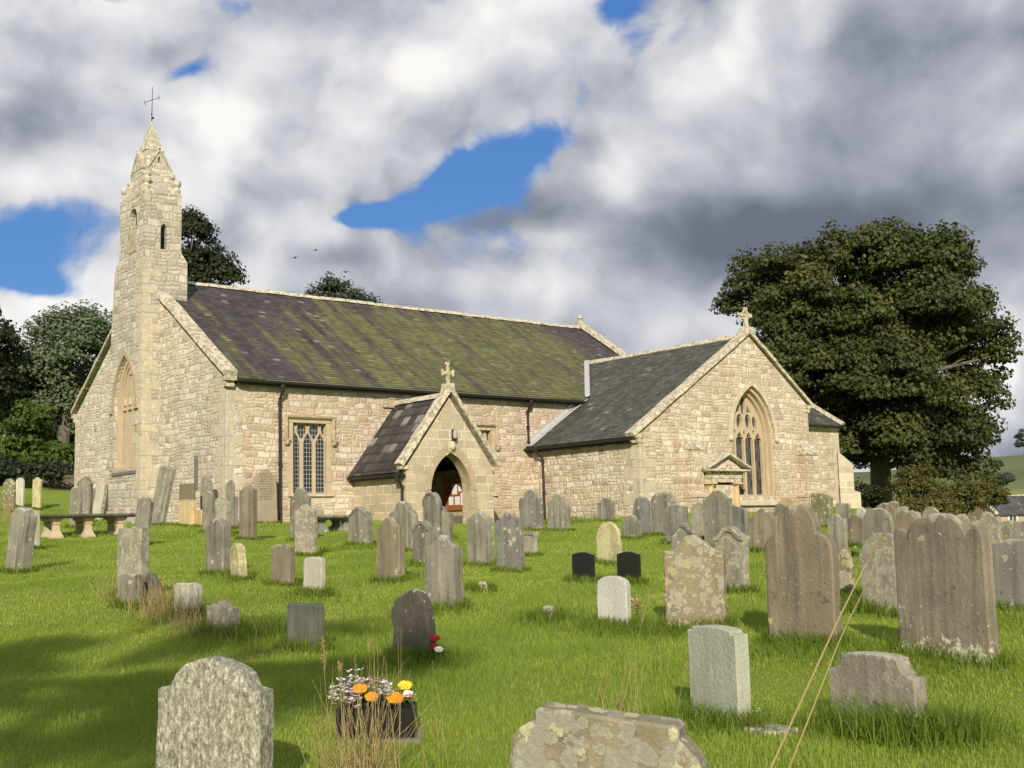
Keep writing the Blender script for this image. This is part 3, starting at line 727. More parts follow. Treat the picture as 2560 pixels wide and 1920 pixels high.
# --- three light square windows
def square_window(x0):
    t = B(); z0, h = WZ0, WZ1-WZ0; holes = []
    for i in range(3):
        c = x0+.18+i*.5; hw = .18; s = z0+1.72
        L = [(c-hw, z0), (c+hw, z0), (c+hw, s), (c+hw*.93, s+.10), (c+hw*.62, s+.20), (c+hw*.80, s+.215), (c+hw*.42, s+.30), (c+.02, s+.40)]
        L += [(2*c-x, z) for x, z in reversed(L[2:-1])]
        L = L[:8]+[(c-.02, s+.40)]+L[8:]
        if i == 0: L = [(x, z) if x > c-hw+1e-6 else (x+.004, z) for x, z in L]
        if i == 2: L = [(x, z) if x < c+hw-1e-6 else (x-.004, z) for x, z in L]
        holes.append(L)
    tear = [(0, 0), (.07, .10), (.155, .21), (.19, .33), (.17, .45), (.10, .535), (0, .56)]
    for i in range(2):
        c = x0+.43+i*.5; zz = z0+1.88
        holes.append([(c+x, zz+z) for x, z in tear]+[(c-x, zz+z) for x, z in reversed(tear[1:-1])])
    for c, sg in ((x0+.006, 1), (x0+1.354, -1)):
        zz = z0+1.98; holes.append([(c+sg*x*.75, zz+z*.85) for x, z in tear])
    for c in (x0+.18, x0+.68, x0+1.18):
        holes.append([(c-.05, z0+h-.01), (c, z0+h-.10), (c+.05, z0+h-.01)])
    t.panel([(x0, z0), (x0+WW, z0), (x0+WW, WZ1), (x0, WZ1)], holes, (0, YS+.16, 0), Xv, Zv, (0, -1, 0), .13)
    fw_ = .15   # dressed surround flush with the wall, split into blocks
    for xa, xb in ((x0-.17, x0+.012), (x0+WW-.012, x0+WW+.17)):
        z = z0-.02; k = 0
        while z < WZ1: z1 = min(z+.42, WZ1); q = .06*(k % 2); t.box((xa-(q if xa < x0 else 0), YS-.012, z+.004), (xb+(q if xb > x0+WW else 0), YS+.14, z1)); z = z1; k += 1
    t.box((x0-.17, YS-.012, WZ1-.012), (x0+WW+.17, YS+.14, WZ1+.13))
    o = t.obj('window', 'dressed', CH)
    g = B(); g.box((x0-.01, YS+.215, z0), (x0+WW+.01, YS+.235, WZ1)); g.obj('glass', 'leaded', o)
    hm = B(); a, e, zt = x0-.20, x0+WW+.20, WZ1+.13
    prof = [(0, .0), (-.06, -.01), (-.12, .05), (-.12, .09), (0, .13)]
    def run(P, Q, side):
        hm.loft([[(p[0]+(side[0]*w), YS+d, p[1]+(side[1]*w)) for d, w in prof] for p in (P, Q)])
    run((a-.10, zt), (e+.10, zt), (0, 1)); run((a+.0, zt-.74), (a, zt+.05), (-1, 0)); run((e, zt-.74), (e, zt+.05), (1, 0))
    for c in (a-.06, e+.06):
        hm.sphere((c, YS-.06, zt-.84), .11, 8, 6, (1, .9, 1.1)); hm.box((c-.11, YS-.14, zt-.78), (c+.11, YS, zt-.71))
    hm.obj('hood_mould', 'tooled', o)
    s = B(); s.add([(x0-.2, YS-.10, z0-.10), (x0+WW+.2, YS-.10, z0-.10), (x0+WW+.2, YS-.10, z0-.04), (x0-.2, YS-.10, z0-.04), (x0-.2, YS+.2, z0+.03), (x0+WW+.2, YS+.2, z0+.03), (x0-.2, YS+.2, z0-.10), (x0+WW+.2, YS+.2, z0-.10)],
          [(0, 1, 2, 3), (3, 2, 5, 4), (0, 6, 7, 1), (0, 3, 4, 6), (1, 7, 5, 2), (6, 4, 5, 7)])
    s.box((x0-.16, YS-.01, z0-.36), (x0+WW+.16, YS+.1, z0-.104)); s.obj('sill', 'dressed_pale', o)
    return o
square_window(WX); square_window(W2)

# --- bell turret rising from the west gable
TX0, TX1, TY0, TY1 = 17.0, 18.76, 42.8, 45.95
b = B()
WO = arch(44.38, 1.12, 4.1, 6.45, 8.45)
b.panel([(TY0, .8), (TY1, .8), (TY1, 8.9), (45.62, 11.95), (TY0, 11.95)], [WO], (TX0, 0, 0), Yv, Zv, (-1, 0, 0), .4)
b.add([(TX0+.4, TY0, .8), (TX0+.4, TY0, 11.95), (TX1, TY0, 11.95), (TX1, TY0, .8), (TX0+.4, TY1, .8), (TX0+.4, TY1, 8.9), (TX0+.4, 45.62, 11.95), (TX1, 45.62, 11.95), (TX1, TY1, 8.9), (TX1, TY1, .8)],
      [(0, 1, 2, 3), (4, 9, 8, 5), (5, 8, 7, 6), (1, 6, 7, 2), (0, 4, 5, 6, 1), (3, 2, 7, 8, 9)])
TUR = b.obj('bell_turret', 'rubble_tower', CH)
# weathered set-off, belfry stage with openings, parapet stage
BX0, BX1, BY0, BY1 = 17.06, 18.52, 42.83, 45.32
b = B()
b.loft([[(TX0, TY0, 11.95), (TX1, TY0, 11.95), (TX1, 45.62, 11.95), (TX0, 45.62, 11.95)], [(BX0-.01, BY0-.01, 12.28), (BX1+.01, BY0-.01, 12.28), (BX1+.01, BY1+.01, 12.28), (BX0-.01, BY1+.01, 12.28)]])
BT = 14.5
b.panel([(BY0, 12.2), (BY1, 12.2), (BY1, BT), (BY0, BT)], [arch(43.95, .36, 12.98, 13.75, 14.08, 6)], (BX0, 0, 0), Yv, Zv, (-1, 0, 0), .25)
b.panel([(BX0+.26, 12.2), (BX1, 12.2), (BX1, BT), (BX0+.26, BT)], [arch(17.82, .13, 12.36, 13.15, 13.36, 4)], (0, BY0, 0), Xv, Zv, (0, -1, 0), .25)
b.box((BX0+.0, BY0+.001, 12.2), (BX0+.261, BY0+.25, BT)) if False else None
b.panel([(BX0+.26, 12.2), (BX1, 12.2), (BX1, BT), (BX0+.26, BT)], [], (0, BY1, 0), Xv, Zv, (0, 1, 0), .25)
b.panel([(BY0+.25, 12.2), (BY1-.25, 12.2), (BY1-.25, BT), (BY0+.25, BT)], [], (BX1, 0, 0), Yv, Zv, (1, 0, 0), .25)
cx, cy = (BX0+BX1)/2, (BY0+BY1)/2
def ringxy(hx, hy, z, c=(0, 0)): return [(cx+c[0]-hx, cy+c[1]-hy, z), (cx+c[0]+hx, cy+c[1]-hy, z), (cx+c[0]+hx, cy+c[1]+hy, z), (cx+c[0]-hx, cy+c[1]+hy, z)]
b.loft([ringxy(.73, 1.245, BT), ringxy(.735, 1.25, BT+.05), ringxy(.62, 1.06, BT+.42), ringxy(.58, .96, BT+.44), ringxy(.49, .78, 15.76)])
b.obj('belfry', 'rubble_tower', TUR)
b = B(); b.box((BX0+.10, 43.6, 13.0), (BX0+.2, 44.3, 13.42)); b.box((BX0-.03, 43.58, 12.36), (BX0+.02, 44.3, 12.92)); b.obj('blocked_opening', 'tooled', TUR)
for sx, sy in ((-1, -1), (1, -1), (-1, 1), (1, 1)):
    b = B(); px, py = cx+sx*.60, cy+sy*1.06
    b.lathe((px, py, BT+.06), [(.17, 0), (.17, .2), (.12, .3), (.09, .36)], 8); b.sphere((px, py, BT+.54), .18, 10, 7); b.obj('ball_finial', 'spire_stone', TUR)
    b = B(); px, py = cx+sx*.49, cy+sy*.84; b.sphere((px, py, 15.34), .15, 8, 6, (1, 1, .9)); b.obj('ball_finial', 'spire_stone', TUR)
b = B()
b.loft([ringxy(.49, .78, 15.74), ringxy(.34, .37, 16.46), ], True)
b.loft([ringxy(.38, .41, 16.45), ringxy(.37, .40, 16.50), ringxy(.06, .07, 17.60)], True)
SP = b.obj('spire', 'spire_stone', TUR)
b = B()
for sy in (-1, 1):   # gablets facing south and north
    y0 = cy+sy*.80
    tri = [(cx-.45, 15.68), (cx+.45, 15.68), (cx, 16.40)]
    hole = [[(cx-.05, 15.85), (cx+.05, 15.85), (cx+.05, 16.05), (cx, 16.14), (cx-.05, 16.05)]]
    b.panel(tri, hole, (0, y0, 0), Xv, Zv, (0, sy, 0), .15)
    for sx in (-1, 1):
        P = [(cx+sx*.50, y0+sy*.05, 15.63), (cx+sx*.50, cy, 15.63), (cx, cy, 16.45), (cx, y0+sy*.05, 16.45)]
        b.slab(P if sx*sy < 0 else [P[1], P[0], P[3], P[2]], .06)
for sx in (-1, 1):
    x0 = cx+sx*.52
    b.panel([(cy-.60, 15.68), (cy+.60, 15.68), (cy, 16.40)], [[(cy-.05, 15.8), (cy+.05, 15.8), (cy+.05, 16.0), (cy, 16.1), (cy-.05, 16.0)]], (x0, 0, 0), Yv, Zv, (sx, 0, 0), .12)
    for s2 in (-1, 1):
        P = [(x0+sx*.05, cy+s2*.66, 15.62), (cx, cy+s2*.66, 15.62), (cx, cy, 16.44), (x0+sx*.05, cy, 16.44)]
        b.slab(P if sx*s2 > 0 else [P[1], P[0], P[3], P[2]], .05)
b.obj('gablets', 'spire_stone', TUR)
b = B(); b.lathe((cx, cy, 17.42), [(.115, 0), (.10, .10), (.05, .25), (.02, .3)], 8); b.obj('lead_cap', 'lead', TUR)
b = B(); b.tube([(cx, cy, 17.6), (cx+.01, cy, 18.3), (cx+.02, cy, 19.14)], [.018, .014, .010], 6)
b.tube([(cx-.22, cy+.16, 18.50), (cx+.22, cy-.16, 18.70)], .012, 6)
for t_ in (-1, 1):
    c = Vector((cx+t_*.21, cy-t_*.15, 18.6+t_*.1)); b.tube([c+Vector((0, 0, -.10)), c+Vector((t_*.05, 0, 0)), c+Vector((0, 0, .10))], .010, 5)
b.sphere((cx, cy, 18.02), .035, 6, 5); b.sphere((cx+.05, cy, 17.88), .05, 6, 5); b.obj('weather_cross', 'iron', TUR)
quoins(TUR, TX0, TY0, -1, -1, 1.4, 11.9, 31, 'quoin', 1.15)
# blocked west window: stone panel filling with slit lights
b = B(); y0 = TX0+.27
holes = []
for i, c in enumerate((43.92, 44.42)):
    holes.append([(c, 4.16), (c+.09, 4.16), (c+.09, 6.42), (c, 6.42)])
b.panel(arch(44.38, 1.13, 4.05, 6.45, 8.46), holes, (y0, 0, 0), Yv, Zv, (-1, 0, 0), .1)
for c in (43.42, 43.97, 44.49, 45.0):
    b.box((y0-.09, c-.16, 6.38), (y0+.01, c+.12, 6.50)); b.add([(y0-.08, c-.14, 6.56), (y0-.08, c+.1, 6.56), (y0-.06, c-.02, 6.86), (y0+.01, c-.14, 6.56), (y0+.01, c+.1, 6.56), (y0+.01, c-.02, 6.86)], [(0, 1, 2), (3, 5, 4), (0, 3, 4, 1), (1, 4, 5, 2), (2, 5, 3, 0)])
b.box((y0-.07, 44.3, 7.72), (y0+.01, 44.55, 7.86))
BW = b.obj('window', 'dressed', CH)
b = B(); i_ = arch(44.38, 1.121, 4.06, 6.45, 8.44); o_ = arch(44.38, 1.0, 4.2, 6.45, 8.25)
b.panel(i_, [o_], (TX0+.14, 0, 0), Yv, Zv, (-1, 0, 0), .14)
i_ = arch(44.38, 1.0, 4.19, 6.45, 8.25); o_ = arch(44.38, .93, 4.25, 6.45, 8.12); b.panel(i_, [o_], (TX0+.2, 0, 0), Yv, Zv, (-1, 0, 0), .1)
b.obj('moulding', 'dressed', BW)
b = B(); i_ = arch(44.38, 1.12, 6.4, 6.45, 8.45); o_ = arch(44.38, 1.25, 6.4, 6.45, 8.66)
b.panel(o_[1:]+[o_[0]]+[i_[0]]+list(reversed(i_[1:])), [], (TX0-.06, 0, 0), Yv, Zv, (-1, 0, 0), .07)
for c in (43.1, 45.68): b.box((TX0-.10, c-.12, 6.3), (TX0, c+.12, 6.42))
b.obj('hood_mould', 'tooled', BW)
b = B(); b.add([(TX0-.05, 43.2, 4.0), (TX0-.05, 45.56, 4.0), (TX0+.3, 45.56, 4.22), (TX0+.3, 43.2, 4.22), (TX0-.05, 43.2, 3.9), (TX0-.05, 45.56, 3.9), (TX0+.3, 45.56, 3.9), (TX0+.3, 43.2, 3.9)], [(0, 1, 2, 3), (4, 5, 1, 0), (7, 6, 5, 4), (3, 2, 6, 7), (0, 3, 7, 4), (1, 5, 6, 2)]); b.obj('sill', 'slab_grey', BW)

# --- south porch
PX0, PX1, PY, PC = 22.72, 26.44, 33.9, 24.58
PE, PA = 3.72, 6.15
b = B(); AO = arch(PC, .85, .9, 2.95, 4.22)
b.panel([(PX0, .9), (PX1, .9), (PX1, PE), (PC, PA), (PX0, PE)], [[(x, max(z, .9001)) if z < 1 else (x, z) for x, z in AO]] if False else [], (0, PY+5, 0), Xv, Zv, (0, -1, 0), .01) if False else None
left = [(PX0, .9), (AO[0][0], .9)] + list(reversed(AO[2+12:]))[0:0]
out = [(PX0, .9), (AO[0][0], .9)]+[p for p in reversed(AO[2:])]+[(AO[1][0], .9), (PX1, .9), (PX1, PE), (PC, PA), (PX0, PE)]
b.panel(out, [], (0, PY, 0), Xv, Zv, (0, -1, 0), .5)
b.box((PX0, PY+.501, .9), (PX0+.45, YS-.002, PE)); b.box((PX1-.45, PY+.501, .9), (PX1, YS-.002, PE))
PO = b.obj('porch', 'porch_stone', CH)
b = B(); b.box((PX0+.45, PY+.02, 1.0), (PX1-.45, YS-.002, 1.62)); b.obj('porch_floor', 'paving', PO)
b = B()
sl = (PA-PE)/(PC-PX0)
ez = PE+.03-.24*sl
b.slab([(PX0-.24, YS-.004, ez+.1), (PX0-.24, PY+.22, ez+.1), (PC, PY+.22, PA+.13), (PC, YS-.004, PA+.13)], .08)
b.slab([(PX1+.24, PY+.22, ez+.1), (PX1+.24, YS-.004, ez+.1), (PC, YS-.004, PA+.13), (PC, PY+.22, PA+.13)], .08)
b.obj('porch_roof', 'porch_slate', PO)
b = B(); y = PY+.3; rng = random.Random(5)
while y < YS-.05:
    e = min(y+.45, YS-.02); j = rng.uniform(-.01, .01)
    b.loft([[(PC-.16, u, PA+.03+j), (PC-.05, u, PA+.21+j), (PC+.05, u, PA+.21+j), (PC+.16, u, PA+.03+j)] for u in (y, e-.01)]); y = e+.005
b.obj('ridge_tiles', 'coping', PO)
b = B(); slope_band(b, (PX0-.20, PY, PE-.0), (PC+.02, PY, PA+.24), 1, PY-.12, PY+.30, .16); slope_band(b, (PX1+.20, PY, PE-.0), (PC-.02, PY, PA+.24), 1, PY-.12, PY+.30, .16)
for s, x in ((-1, PX0), (1, PX1)): b.box((min(x-s*.05, x+s*.2), PY-.06, PE-.10), (max(x-s*.05, x+s*.2), PY+.28, PE+.02))
b.add([(PC-.17, PY-.13, PA+.18), (PC+.17, PY-.13, PA+.18), (PC+.13, PY-.13, PA+.50), (PC-.13, PY-.13, PA+.50), (PC-.17, PY+.3, PA+.18), (PC+.17, PY+.3, PA+.18), (PC+.13, PY+.3, PA+.50), (PC-.13, PY+.3, PA+.50)], [(0, 1, 2, 3), (7, 6, 5, 4), (3, 2, 6, 7), (0, 3, 7, 4), (1, 5, 6, 2), (0, 4, 5, 1)])
b.obj('coping', 'coping', PO)
b = B(); cz = PA+.50   # cross with trefoil ends
b.box((PC-.05, PY+.03, cz), (PC+.05, PY+.13, cz+.60)); b.box((PC-.2, PY+.035, cz+.33), (PC+.2, PY+.125, cz+.43))
for dx, dz in ((-.23, .38), (.23, .38), (0, .66)):
    for k in ((0, .0), (.045, .055), (-.045, .055)) if dx == 0 else ((0, 0), (0, .065), (0, -.065)): b.sphere((PC+dx+k[0], PY+.08, cz+dz+k[1]), .062, 8, 6, (1, .75, 1))
b.sphere((PC, PY+.08, cz+.1), .075, 8, 6, (1, .8, .8)); b.obj('cross', 'cross_stone', PO)
ro = arch(PC, 1.12, .9, 2.9, 4.58); vb = B()
n = len(AO[2:]); A2, R2 = AO[2:], ro[2:]
for i in range(0, n-1, 2):
    j = min(i+2, n-1); ax, az_ = A2[i]; bx_, bz = A2[j]
    q = [A2[i], A2[min(i+1, n-1)], A2[j], R2[j], R2[min(i+1, n-1)], R2[i]]
    q = [(p[0]+(PC-p[0])*.004, p[1]) for p in q]
    vb.panel(q, [], (0, PY-.025-.006*(i % 4 == 0), 0), Xv, Zv, (0, -1, 0), .3)
for s in (-1, 1):
    z = 1.2
    while z < 2.85: h = .36; x = PC+s*.85; vb.box((min(x+s*.002, x+s*(.27+.1*(int(z*10) % 2))), PY-.022, z), (max(x+s*.002, x+s*(.27+.1*(int(z*10) % 2))), PY+.3, min(z+h, 2.9)-.008)); z += h
vb.obj('archway', 'tooled', PO)
b = B(); b.sphere((PC+.02, PY-.10, 4.44), .13, 10, 8, (.85, .8, 1.15)); b.box((PC-.12, PY-.06, 4.25), (PC+.14, PY+.0, 4.62)); b.obj('carved_boss', 'dressed_pale', PO)
b = B(); b.box((PX1-.45-.42, PY+.55, 1.6), (PX1-.46, YS-.1, 2.05)); b.obj('bench', 'paving', PO)
gutter('gutter', (PX0-.30, YS-.1, ez+.06), (PX0-.30, PY-.05, ez+.04), PO)
b = B(); b.box((PX0-.2, PY+.03, ez-.09), (PX0-.004, YS-.05, ez+.03)); b.obj('fascia', 'iron', PO)
downpipe(PO, [(PX0-.30, PY+.14, ez-.02), (PX0-.28, PY+.14, ez-.16), (PX0-.09, PY+.14, ez-.36), (PX0-.09, PY+.14, 1.5)])

# --- south transept
TA, TB, TY, TXC, TZA = 31.05, 41.05, 31.14, 37.48, 9.0
TEL, TER = 4.86, 6.36
b = B(); WT = arch(TXC, 1.30, 2.62, 4.95, 7.0)
b.panel([(TA, .8), (TB, .8), (TB, TER), (TXC, TZA), (TA, TEL)], [WT], (0, TY, 0), Xv, Zv, (0, -1, 0), .3)
b.panel([(TY+.301, .8), (YS, .8), (YS, TEL), (TY+.301, TEL)], [], (TA, 0, 0), Yv, Zv, (-1, 0, 0), .5)
b.panel([(TY+.301, .8), (YS+2, .8), (YS+2, TER), (TY+.301, TER)], [], (TB, 0, 0), Yv, Zv, (1, 0, 0), .5)
TR = b.obj('transept', 'rubble_transept', CH)
sL = (TZA-TEL)/(TXC-TA); sR = (TZA-TER)/(TB-TXC)
b = B()
yb = 41.3
b.slab([(TA-.28, yb, TEL-.28*sL+.1), (TA-.28, TY+.25, TEL-.28*sL+.1), (TXC, TY+.25, TZA+.1), (TXC, yb, TZA+.1)], .08)
b.slab([(TB+.25, TY+.25, TER-.25*sR+.1), (TB+.25, yb, TER-.25*sR+.1), (TXC, yb, TZA+.1), (TXC, TY+.25, TZA+.1)], .08)
b.obj('transept_roof', 'transept_slate', TR)
b = B(); y = TY+.3; rng = random.Random(6)
while y < 41.05:
    e = min(y+rng.uniform(.4, .6), 41.1); j = rng.uniform(-.015, .015)-.05*math.sin(math.pi*(y-TY)/10)
    b.loft([[(TXC-.19, u, TZA-.0+j), (TXC-.05, u, TZA+.19+j), (TXC+.05, u, TZA+.19+j), (TXC+.19, u, TZA-.0+j)] for u in (y, e-.01)]); y = e+.005
b.obj('ridge_tiles', 'coping', TR)
b = B()
slope_band(b, (TA-.30, TY, TEL-.30*sL+.10), (TXC+.02, TY, TZA+.12), 1, TY-.13, TY+.36, .15); slope_band(b, (TB+.18, TY, TER-.18*sR+.10), (TXC-.02, TY, TZA+.12), 1, TY-.13, TY+.36, .15)
b.box((TA-.22, TY-.08, TEL-.14), (TA+.2, TY+.34, TEL+.02)); b.box((TA-.12, TY-.05, TEL-.32), (TA+.25, TY+.3, TEL-.145))
b.box((TB-.2, TY-.08, TER-.14), (TB+.18, TY+.34, TER+.0)); b.box((TB-.22, TY-.05, TER-.30), (TB+.08, TY+.3, TER-.145))
b.add([(TXC-.2, TY-.14, TZA+.10), (TXC+.2, TY-.14, TZA+.10), (TXC+.12, TY-.14, TZA+.36), (TXC-.12, TY-.14, TZA+.36), (TXC-.2, TY+.36, TZA+.10), (TXC+.2, TY+.36, TZA+.10), (TXC+.12, TY+.36, TZA+.36), (TXC-.12, TY+.36, TZA+.36)], [(0, 1, 2, 3), (7, 6, 5, 4), (3, 2, 6, 7), (0, 3, 7, 4), (1, 5, 6, 2), (0, 4, 5, 1)])
b.obj('coping', 'coping', TR)
b = B(); cz = TZA+.36; yc = TY+.1   # ringed cross
b.add([(TXC-.10, yc-.06, cz), (TXC+.10, yc-.06, cz), (TXC+.055, yc-.05, cz+.75), (TXC-.055, yc-.05, cz+.75), (TXC-.10, yc+.06, cz), (TXC+.10, yc+.06, cz), (TXC+.055, yc+.05, cz+.75), (TXC-.055, yc+.05, cz+.75)], [(0, 1, 2, 3), (7, 6, 5, 4), (3, 2, 6, 7), (0, 3, 7, 4), (1, 5, 6, 2), (0, 4, 5, 1)])
b.box((TXC-.27, yc-.048, cz+.46), (TXC+.27, yc+.048, cz+.57))
b.tube([(TXC+.19*math.cos(t*math.pi/8), yc, cz+.515+.19*math.sin(t*math.pi/8)) for t in range(17)], .035, 6)
for dx, dz in ((-.27, .515), (.27, .515), (0, .76)): b.box((TXC+dx-.075, yc-.055, cz+dz-.075), (TXC+dx+.075, yc+.055, cz+dz+.075))
b.obj('cross', 'cross_stone', TR)
b = B()   # lead flashings: along the nave wall and up the valley
v0, v1 = Vector((33.95, 37.0, 6.92)), Vector((TXC-.1, 40.72, TZA+.12))
z1 = TEL-.28*sL+.1
slope_band(b, (TA-.24, YS-.07, z1+.05), (33.95, YS-.07, z1+.05+(33.95-TA+.24)*sL), 1, YS-.34, YS-.03, .02)
slope_band(b, (TA-.24, YS-.03, z1+.05), (33.95, YS-.03, z1+.05+(33.95-TA+.24)*sL), 1, YS-.06, YS-.02, .20)
t = (v1-v0).normalized()
nl = Vector((-sL, 0, 1)).normalized(); nn_ = Vector((0, -.627, 1)).normalized(); a1 = nl.cross(t).normalized(); a2 = nn_.cross(t).normalized()
if a1.x < 0: a1 = -a1
if a2.x > 0: a2 = -a2
k = 9
for i in range(k):
    p, q = v0+(v1-v0)*(i/k), v0+(v1-v0)*((i+1)/k-.004); up = Vector((0, 0, .045+.01*(i % 2)))
    b.loft([[c+up-Vector((0, 0, .02)), c+a1*.15+up*.8, c+a1*.15+up*.8+nl*.02, c+up+Vector((0, 0, .03)), c+a2*.10+up*.8+nn_*.02, c+a2*.10+up*.8] for c in (p, q)])
b.obj('lead_flashing', 'lead', TR)
gutter('gutter', (TA-.36, YS-.06, TEL-.28*sL+.04), (TA-.36, TY+.0, TEL-.28*sL+.05), TR)
b = B(); b.box((TA-.26, TY+.36, TEL-.28*sL-.12), (TA-.004, YS-.05, TEL-.28*sL+.03)); b.obj('fascia', 'iron', TR)
gz_ = TEL-.28*sL
downpipe(TR, [(TA-.36, 36.55, gz_), (TA-.34, 36.55, gz_-.14), (TA-.10, 36.45, gz_-.42), (TA-.10, 36.40, 1.6)])
quoins(TR, TA, TY, -1, -1, 1.5, TEL-.33, 41, big=1.2)
# pointed window with four lights and flowing tracery
b = B(); wi = arch(TXC, 1.12, 2.62, 4.95, 6.72)
b.panel(arch(TXC, 1.301, 2.61, 4.95, 7.0), [arch(TXC, 1.20, 2.63, 4.95, 6.85)], (0, TY+.10, 0), Xv, Zv, (0, -1, 0), .2)
b.panel(arch(TXC, 1.34, 2.60, 4.95, 7.05), [wi], (0, TY+.301, 0), Xv, Zv, (0, -1, 0), .32)
holes = []
for i in range(4):
    c = TXC+(-1.5+i)*.56; hw = .235; s = 4.80 if i in (1, 2) else 4.78
    L = [(c-hw, 2.66), (c+hw, 2.66), (c+hw, s), (c+hw*.86, s+.12), (c+hw*.45, s+.17), (c+hw*.60, s+.20), (c+hw*.3, s+.30), (c, s+.37)]
    L += [(2*c-x, z) for x, z in reversed(L[2:-1])]; holes.append(L)
def drop(c, z, w, h, fl=1, tw=0.):
    P = [(0, 0), (.35, .16), (.5, .40), (.5, .62), (.34, .86), (.14, .97), (0, 1.)]
    q = [(c+x*w+tw*y_*h, z+(y_ if fl > 0 else 1-y_)*h) for x, y_ in P]+[(c-x*w+tw*y_*h, z+(y_ if fl > 0 else 1-y_)*h) for x, y_ in reversed(P[1:-1])]
    return q
holes += [drop(TXC-.29, 5.30, .34, .60, 1, .08), drop(TXC+.29, 5.30, .34, .60, 1, -.08), drop(TXC-.72, 5.28, .27, .54, 1, .20), drop(TXC+.72, 5.28, .27, .54, 1, -.20),
          drop(TXC, 5.78, .30, .84), drop(TXC, 5.0, .14, .22, 1), drop(TXC-.56, 5.08, .13, .18, 1), drop(TXC+.56, 5.08, .13, .18, 1)]
for s in (-1, 1): holes.append([(TXC+s*.46, 5.98), (TXC+s*.20, 5.97), (TXC+s*.24, 6.28)])
b.panel(arch(TXC, 1.125, 2.62, 4.95, 6.725), holes, (0, TY+.46, 0), Xv, Zv, (0, -1, 0), .13)
TW = b.obj('window', 'dressed', CH)
b = B(); b.panel(arch(TXC, 1.13, 2.60, 4.95, 6.73), [], (0, TY+.63, 0), Xv, Zv, (0, -1, 0), .01); b.obj('glass', 'leaded_old', TW)
b = B(); i_ = arch(TXC, 1.30, 4.85, 4.95, 7.0); o_ = arch(TXC, 1.43, 4.85, 4.95, 7.2)
b.panel([o_[0], i_[0]]+list(reversed(i_[2:]))+[i_[1], o_[1]]+o_[2:], [], (0, TY-.07, 0), Xv, Zv, (0, -1, 0), .08)
for s in (-1, 1): b.sphere((TXC+s*1.40, TY-.05, 4.84), .10, 8, 6)
b.obj('hood_mould', 'dressed_pale', TW)
b = B(); b.add([(TXC-1.5, TY-.14, 2.36), (TXC+1.5, TY-.14, 2.36), (TXC+1.3, TY+.45, 2.66), (TXC-1.3, TY+.45, 2.66), (TXC-1.5, TY-.14, 2.22), (TXC+1.5, TY-.14, 2.22), (TXC+1.3, TY+.45, 2.22), (TXC-1.3, TY+.45, 2.22)], [(0, 1, 2, 3), (4, 5, 1, 0), (7, 6, 5, 4), (3, 2, 6, 7), (0, 3, 7, 4), (1, 5, 6, 2)]); b.obj('sill', 'dressed_pale', TW)
# buttresses
def buttress(x0, x1, p1, p2, z1, z2):
    b = B()
    def stage(xa, xb, d, za, zb, zc):
        b.add([(xa, TY-d, za), (xb, TY-d, za), (xb, TY-.002, za), (xa, TY-.002, za), (xa, TY-d, zb), (xb, TY-d, zb), (xb, TY-.002, zc), (xa, TY-.002, zc)], [(0, 1, 5, 4), (4, 5, 6, 7), (0, 4, 7, 3), (1, 2, 6, 5), (0, 3, 2, 1), (2, 3, 7, 6)])
    stage(x0, x1, p1, .8, z1, z1+.45); stage(x0-.14, x1+.14, p2, .8, z2, z2+.3)
    b.box((x0-.17, TY-p2-.05, z2-.09), (x1+.17, TY-.004, z2-.002))
    o = b.obj('buttress', 'rubble_transept', CH)
    c = B(); c.add([(x0-.03, TY-p1-.05, z1), (x1+.03, TY-p1-.05, z1), (x1+.03, TY, z1+.5), (x0-.03, TY, z1+.5), (x0-.03, TY-p1-.05, z1-.09), (x1+.03, TY-p1-.05, z1-.09), (x1+.03, TY-.003, z1-.09), (x0-.03, TY-.003, z1-.09)], [(0, 1, 2, 3), (4, 5, 1, 0), (7, 6, 5, 4), (3, 2, 6, 7), (0, 3, 7, 4), (1, 5, 6, 2)]); c.obj('weathering_stone', 'coping', o)
    return o
buttress(33.42, 34.12, .32, .52, 4.42, 2.62); buttress(40.20, 40.95, .48, .70, 4.35, 2.62)

# --- chancel east of the transept
CY_, CX1, CE = 39.0, 53.95, 6.55
b = B(); b.box((XE+.01, CY_, .8), (CX1, CY_+.7, CE)); b.panel([(CY_+.01, .8), (50.1, .8), (50.1, CE), (YR, 9.98), (CY_+.01, CE)], [], (CX1, 0, 0), Yv, Zv, (1, 0, 0), .6)
CHN = b.obj('chancel', 'rubble', CH)
b = B(); b.slab([(XE, CY_-.3, CE+.03), (CX1+.0, CY_-.3, CE+.03), (CX1+.0, YR, 10.12), (XE, YR, 10.12)], .09); b.slab([(CX1, 50.4, CE+.03), (XE, 50.4, CE+.03), (XE, YR, 10.12), (CX1, YR, 10.12)], .09); b.obj('chancel_roof', 'transept_slate', CHN)
b = B(); slope_band(b, (CX1, CY_-.35, CE+.06), (CX1, YR, 10.22), 0, CX1-.22, CX1+.12, .13)
b.box((CX1-6, CY_-.10, CE-.24), (CX1-.02, CY_-.002, CE-.05)); b.obj('coping', 'coping', CHN)
gutter('gutter', (XE+.4, CY_-.36, CE-.02), (CX1, CY_-.36, CE-.02), CHN)
quoins(CHN, CX1, CY_, 1, -1, 1.5, CE-.1, 51, big=1.3)
b = B(); dv = Vector((1, -1, 0)).normalized(); sv_ = Vector((1, 1, 0)).normalized(); c0 = Vector((CX1-.1, CY_+.1, 0))
